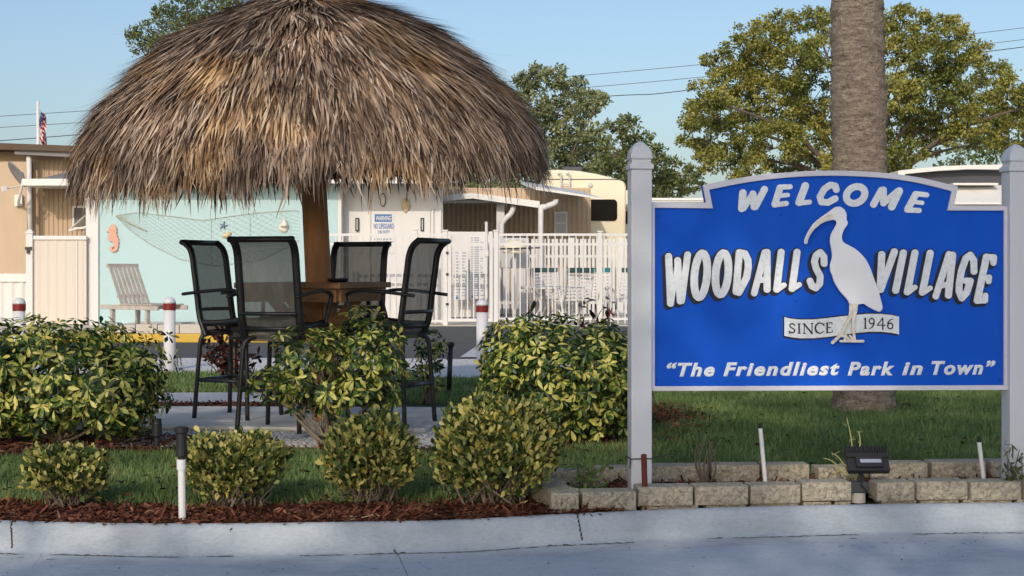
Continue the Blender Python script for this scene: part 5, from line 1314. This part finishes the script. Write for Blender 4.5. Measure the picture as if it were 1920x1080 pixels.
def patio_chair(px, D, rz, label, strap):
    t = thing('patio_chair', label, 'chair', (X(px, D), D, .17), rz, 'white patio chairs by the pool'); mb = MB()
    for s in (-1, 1):
        mb.tube(spline([(s*.27, .28, 0), (s*.27, .26, .4), (s*.27, -.2, .38), (s*.27, -.42, 1.0)], 5), .02, 8); mb.tube(spline([(s*.28, -.38, 0), (s*.28, -.2, .3), (s*.28, -.05, .6), (s*.28, .25, .6), (s*.28, .28, .2)], 5), .02, 8)
    mb.tube([(-.27, -.42, 1.0), (.27, -.42, 1.0)], .02, 8); mb.tube([(-.27, .26, .4), (.27, .26, .4)], .02, 8); mb.build('frame', MAT['wallwhite'], t, world=False, smooth=True)
    mb = MB()
    for i in range(9): f = i / 8; y, z = -.20 - .2*f, .43 + .52*f; mb.obox((-.26, y, z), (.26, y, z), .012, .045)
    for i in range(7): y = -.16 + i*.065; mb.box(-.26, .26, y, y + .05, .385, .395)
    mb.build('straps', MAT['wallwhite'], t, world=False)
    mb = MB(); mb.obox((-.26, -.416, .985), (.26, -.416, .985), .06, .09); mb.build('head_strap', MAT[strap], t, world=False)
patio_chair(1036, 29.6, R(200), 'white patio chair with dark green head strap behind the round patio table', 'gstrap'); patio_chair(1110, 29.2, R(160), 'white patio chair with teal head strap right of the round patio table', 'tealstrap')
patio_chair(1072, 28.0, R(20), 'white patio chair drawn up in front of the round patio table', 'gstrap'); patio_chair(1172, 28.6, R(150), 'white patio chair with green head strap next to the left sign post', 'gstrap')

# ------------------------------------------------------------------ homes and vehicles behind the pool
D = 34.0; mh2 = thing('mobile_home', 'beige ribbed mobile home with white carport roof behind the pool', 'mobile home', (X(950, D), D, .1))
mb = MB(); corrugated(mb, X(800, D), X(1108, D), .1, Z(356, D), D, .11, .025); mb.box(X(800, D), X(1108, D), D + .03, D + 4, .1, Z(352, D)); mb.build('wall', MAT['beige'], mh2)
mb = MB()
a = [W(820, 378, 31.5), W(886, 372, 31.5), W(1012, 390, 31.5), W(886, 362, 31.5), W(1012, 377, 31.5), W(820, 366, 31.5)]
mb.v += [tuple(p) for p in a] + [(p.x, 34.0, p.z + .12) for p in a]
mb.f += [(0,1,3,5),(1,2,4,3),(5,3,9,11),(3,4,10,9),(0,6,7,1),(1,7,8,2),(2,8,10,4)]; mb.build('carport_roof', MAT['aluminium'], mh2)
mb = MB(); mb.box(X(820, 32), X(1000, 32), 31.9, 32.0, Z(381, 32), Z(376, 32)); mb.build('beam', MAT['wallwhite'], mh2)
mb = MB(); mb.box(X(931, 32), X(946, 32), 31.9, 32.05, .1, Z(381.5, 32)); mb.build('carport_post', MAT['wallwhite'], mh2)
mb = MB(); mb.tube(spline([tuple(W(963, 386, 31.7)), tuple(W(958, 400, 31.7)), tuple(W(943, 416, 31.7)), tuple(W(940, 440, 31.7)), tuple(W(940, 590, 31.7))], 4), .06, 8); mb.tube(spline([tuple(W(1042, 374, 31.4)), tuple(W(1040, 381, 31.4)), tuple(W(1018, 390, 31.4)), tuple(W(1014, 400, 31.4)), tuple(W(1014, 590, 31.4))], 4), .06, 8); mb.build('downspout', MAT['wallwhite'], mh2, smooth=True)
mb = MB(); 
p = [W(1005, 356, 31.2), W(1130, 374, 31.2), W(1128, 371, 31.2), W(1005, 350, 31.2)]
mb.v += [tuple(q) for q in p] + [(q.x - .3, 33.9, q.z + .28) for q in p]; mb.f += [(0,1,2,3),(3,2,6,7),(0,4,5,1),(1,5,6,2),(0,3,7,4)]
mb.build('awning', MAT['aluminium'], mh2)
x0, x1, z0, z1 = X(1039, D), X(1064, D), Z(440, D), Z(397, D); wd_ = MB()
for q in ((x0, x1, z0, z0 + .04), (x0, x1, z1 - .04, z1), (x0, x0 + .04, z0 + .041, z1 - .041), (x1 - .04, x1, z0 + .041, z1 - .041), (x0 + .041, x1 - .041, (z0+z1)/2 - .02, (z0+z1)/2 + .02)): wd_.box(q[0], q[1], D - .07, D - .027, q[2], q[3])
wn = wd_.build('window', MAT['aluminium'], mh2); mb = MB(); mb.box(x0 + .041, x1 - .041, D - .05, D - .03, z0 + .041, z1 - .041); mb.build('pane', MAT['greyp'], wn)
D = 36.0; rv = thing('motorhome', 'cream motorhome with rounded roof and black rear window', 'motorhome', (X(1110, D), D, .1)); mb = MB()
outl = [(1020, 560), (1172, 560), (1174, 350), (1171, 341), (1160, 336), (1120, 326), (1085, 320), (1050, 318), (1020, 318)]
outl = [(X(a, D), Z(b_, D)) for a, b_ in outl]; mb.prism(outl, D, D + 7); mb.build('body', MAT['rv'], rv, bevel=.05)
mb = MB(); x0, x1, z0, z1 = X(1102, D), X(1157, D), Z(414, D), Z(374, D); r_ = .09
pl = [(x0 + r_*(1 - math.cos(t)), z1 - r_*(1 - math.sin(t))) for t in np.linspace(0, math.pi/2, 5)] + [(x1 - r_*(1 - math.sin(t)), z1 - r_*(1 - math.cos(t))) for t in np.linspace(0, math.pi/2, 5)] + [(x1 - r_*(1 - math.cos(t)), z0 + r_*(1 - math.sin(t))) for t in np.linspace(0, math.pi/2, 5)] + [(x0 + r_*(1 - math.sin(t)), z0 + r_*(1 - math.cos(t))) for t in np.linspace(0, math.pi/2, 5)]
mb.prism(pl, D - .03, D - .003); mb.build('window', MAT['glass'], rv)
mb = MB(); mb.box(X(1058, D), X(1096, D), D + .8, D + 1.8, Z(319, D), Z(308, D)); mb.build('roof_vent', MAT['darkside'], rv, bevel=.03)
mb = MB()
for a in (1052, 1068): mb.tube(spline([tuple(W(a, 400, D - .12)), tuple(W(a, 330, D - .12)), tuple(W(a - 3, 326, D - .1)), tuple(W(a - 8, 327, D + .1))], 4), .02, 6)
for y in (345, 365, 385): mb.tube([tuple(W(1052, y, D - .12)), tuple(W(1068, y, D - .12))], .014, 6)
mb.build('ladder', MAT['greyp'], rv)
mb = MB(); mb.lathe([(.06, 0), (.05, .05), (.01, .06)], (0, 0, 0), 12); mb.v = [(X(1107, D) + x, D - .002 - z, Z(347, D) + y) for x, y, z in mb.v]; mb.build('marker_lamp', MAT['greyp'], rv)
mb = MB(); mb.box(X(1021, D), X(1170, D), D - .012, D - .002, Z(337, D), Z(335.5, D)); mb.build('seam', MAT['darkside'], rv)
D = 40.0; t = thing('camper_van', 'cream camper with a dark window, mostly hidden by the left sign post', 'camper', (X(1190, D), D, .1)); mb = MB(); mb.box(X(1168, D), X(1212, D), D, D + 5, .1, Z(356, D)); mb.build('body', MAT['rv'], t, bevel=.06)
mb = MB(); mb.box(X(1173, D), X(1207, D), D - .03, D - .002, Z(420, D), Z(390, D)); mb.build('window', MAT['glass'], t)
D = 33.0; t = thing('carport', 'white flat carport roof edge showing over the left shoulder of the sign', 'carport', (X(1270, D), D, .1)); mb = MB(); mb.box(X(1195, D), X(1420, D), D, D + 5, Z(379, D), Z(371, D)); mb.box(X(1195, D), X(1420, D), D - .03, D - .002, Z(376, D), Z(374.5, D)); mb.build('roof', MAT['aluminium'], t, bevel=.01)
for a in (1200, 1400): mb = MB(); mb.box(X(a, D), X(a + 8, D), D + .2, D + .3, .1, Z(379.2, D)); mb.build('post', MAT['wallwhite'], t)
D = 33.0; t = thing('mobile_home', 'dark grey mobile home with white curved roof at the right edge', 'mobile home', (X(1800, D), D, .1))
top_ = [(1684, 320), (1720, 316), (1760, 312), (1810, 309.5), (1900, 308), (2100, 310)]
outl = [(X(a, D - .3), Z(b_, D - .3)) for a, b_ in top_]; mb = MB(); mb.prism([(X(1684, D - .3), Z(331, D - .3))] + outl + [(X(2100, D - .3), Z(320, D - .3)), (X(1900, D - .3), Z(318, D - .3)), (X(1820, D - .3), Z(317, D - .3)), (X(1760, D-.3), Z(320, D-.3)), (X(1697, D-.3), Z(326, D-.3)), (X(1697, D-.3), Z(331, D-.3))], D - .3, D + 5); mb.build('roof', MAT['aluminium'], t)
mb = MB(); 
for i, y in enumerate(np.arange(318, 372, 5.2)): mb.obox((X(1694, D), D - .01 + .0, Z(y + 2.6, D)), (X(2100, D), D - .01, Z(y + 2.6, D)), .05, 5.0 * D / F)
mb.build('siding', MAT['darkside'], t)
mb = MB(); mb.box(X(1690, D), X(2100, D), D + .04, D + 4.9, .1, Z(322, D)); mb.build('wall', MAT['wallwhite'], t)
mb = MB(); mb.box(X(1775, D), X(1858, D), D - .5, D - .06, Z(349, D), Z(345.5, D)); mb.v += [tuple(W(1782, 381, D - .9)), tuple(W(1892, 379, D - .9)), tuple(W(1892, 347, D - .1)), tuple(W(1790, 348.5, D - .1))]; k = len(mb.v) - 4; mb.f.append((k, k+1, k+2, k+3)); mb.box(X(1782, D-.9), X(1893, D-.9), D - .95, D - .901, Z(383, D - .9), Z(379.5, D - .9)); mb.build('awning', MAT['aluminium'], t)

# ------------------------------------------------------------------ trees and wires behind
oak = [(1400,85,42),(1440,70,40),(1480,52,40),(1530,38,36),(1350,120,34),(1380,150,48),(1430,130,50),(1490,115,52),(1550,95,48),(1330,175,40),(1310,215,36),(1300,250,34),(1350,215,50),(1400,205,55),(1460,190,55),(1520,180,52),(1345,270,46),
       (1330,300,30),(1390,280,52),(1450,262,55),(1510,250,50),(1560,225,45),(1400,315,36),(1460,315,40),(1520,310,40),(1570,300,36),(1600,120,40),(1610,200,40),(1640,60,40),(1690,45,38),(1735,55,40),(1780,60,36),(1820,88,38),(1685,105,50),(1745,110,50),(1800,135,48),(1855,140,42),(1890,175,40),
       (1680,175,46),(1735,180,46),(1790,195,46),(1845,205,46),(1895,225,42),(1680,240,42),(1730,245,36),(1700,285,34),(1665,305,34),(1790,250,26),(1840,258,34),(1890,268,36),(1930,230,40),(1950,180,38),(1640,270,40),(1712,212,36),(1765,232,36),(1815,232,36),(1870,238,34),(1745,278,22)]
tree('oak_tree', 'large spreading oak with olive-gold leaves behind the sign and palm', (X(1620, 44), 44.0, 0), 44.0, oak, 81, MAT['oak'], .11, 5000, .38, fork=3.0)
t1 = [(985,160,26),(1010,148,30),(1045,145,28),(1075,165,28),(1110,190,26),(965,200,30),(1000,200,38),(1045,205,36),(1085,215,30),(1125,185,16),(985,250,38),(1030,255,40),(1075,262,38),(1110,255,28),(1000,300,36),(1050,305,40),(1095,310,38),(1130,300,32),(960,290,30),(985,335,34),(945,345,34),(905,350,34),(865,350,34),(825,352,34)]
tree('feathery_tree', 'airy grey-green tree showing right of the thatch', (X(1040, 47), 47.0, 0), 47.0, t1, 82, MAT['ash'], .13, 4200, .25, fork=3.0, sub=40)
t2 = [(1160,240,24),(1180,228,16),(1195,265,28),(1150,285,32),(1190,310,38),(1230,300,30),(1225,330,38),(1265,325,34),(1290,345,28),(1180,345,36),(1250,355,34),(1140,330,32)]
tree('bushy_tree', 'low dark green bushy tree behind the left sign post', (X(1210, 43), 43.0, 0), 43.0, t2, 83, MAT['pine'], .12, 4200, .2, fork=1.8)
t3 = [(265,85,26),(290,60,30),(320,35,32),(355,20,34),(395,15,34),(430,10,30),(300,90,24),(340,70,34),(380,55,36),(420,45,34),(250,62,14),(300,18,18),(350,-15,34),(400,-25,34)]
tree('dark_tree', 'dark fine-leaved tree top above the left slope of the thatch', (X(350, 46), 46.0, 0), 46.0, t3, 84, MAT['pine'], .105, 3200, .3, fork=5.0, sub=40)
t4 = [(1800,290,22),(1830,278,24),(1865,282,26),(1895,290,26),(1920,285,24),(1770,315,18),(1850,305,24)]
tree('bushy_tree', 'small green tree beyond the right mobile home roof', (X(1855, 60), 60.0, 0), 60.0, t4, 85, MAT['pine'], .2, 900, .2, fork=3.0)
def wire(pts, D, r, label):
    o = MB().tube(spline([tuple(W(px, py, D)) for px, py in pts], 8), r, 5).build('power_line', MAT['cable'], None); tag(o, label, 'power line', 'overhead power lines')
wire([(-300, 236), (0, 218), (700, 172), (1325, 120), (1920, 52), (2300, 5)], 70, .013, 'thin overhead wire, topmost left of the thatch')
wire([(-300, 254), (0, 239), (700, 194), (1310, 145), (1920, 74), (2300, 30)], 70, .013, 'thin overhead wire, middle one left of the thatch')
wire([(-300, 276), (0, 264), (700, 206), (1145, 180), (1300, 168), (1920, 88), (2300, 45)], 70, .02, 'thicker dark overhead wire, lowest left of the thatch')

# ------------------------------------------------------------------ street trees behind the camera that shade the sign and verge
rngs = np.random.default_rng(91)
def street_tree(label, base, seed, xr, zr, n, per, leaf, dens):
    r2 = np.random.default_rng(seed); bl = []
    for _ in range(n): bl.append((r2.uniform(*xr), base[1] + r2.uniform(-1.8, 1.8), r2.uniform(*zr), r2.uniform(.8, 1.15)))
    bl = [q for q in bl if not (-4.6 < q[0] < -2.4 and q[2] > 9.7)]
    tree('street_tree', label, base, 0, bl, seed, MAT['oak'], leaf, per, .3, world_blobs=True, fork=4.2, sub=18, group='street trees behind the viewer')
street_tree('large leafy street tree across the road, shading the sign', (-.5, -9.0, -.2), 92, (-4.4, 3.6), (6.2, 11.0), 54, 620, .2, 1)
street_tree('thinner street tree across the road, dappling the shrubs', (-7.0, -9.0, -.2), 93, (-9.5, -4.4), (5.4, 7.3), 12, 420, .2, 1)
street_tree('sparse tall street tree farther along the road', (-10.5, -9.6, -.2), 94, (-9.8, -4.6), (8.6, 11.6), 8, 240, .2, 1)
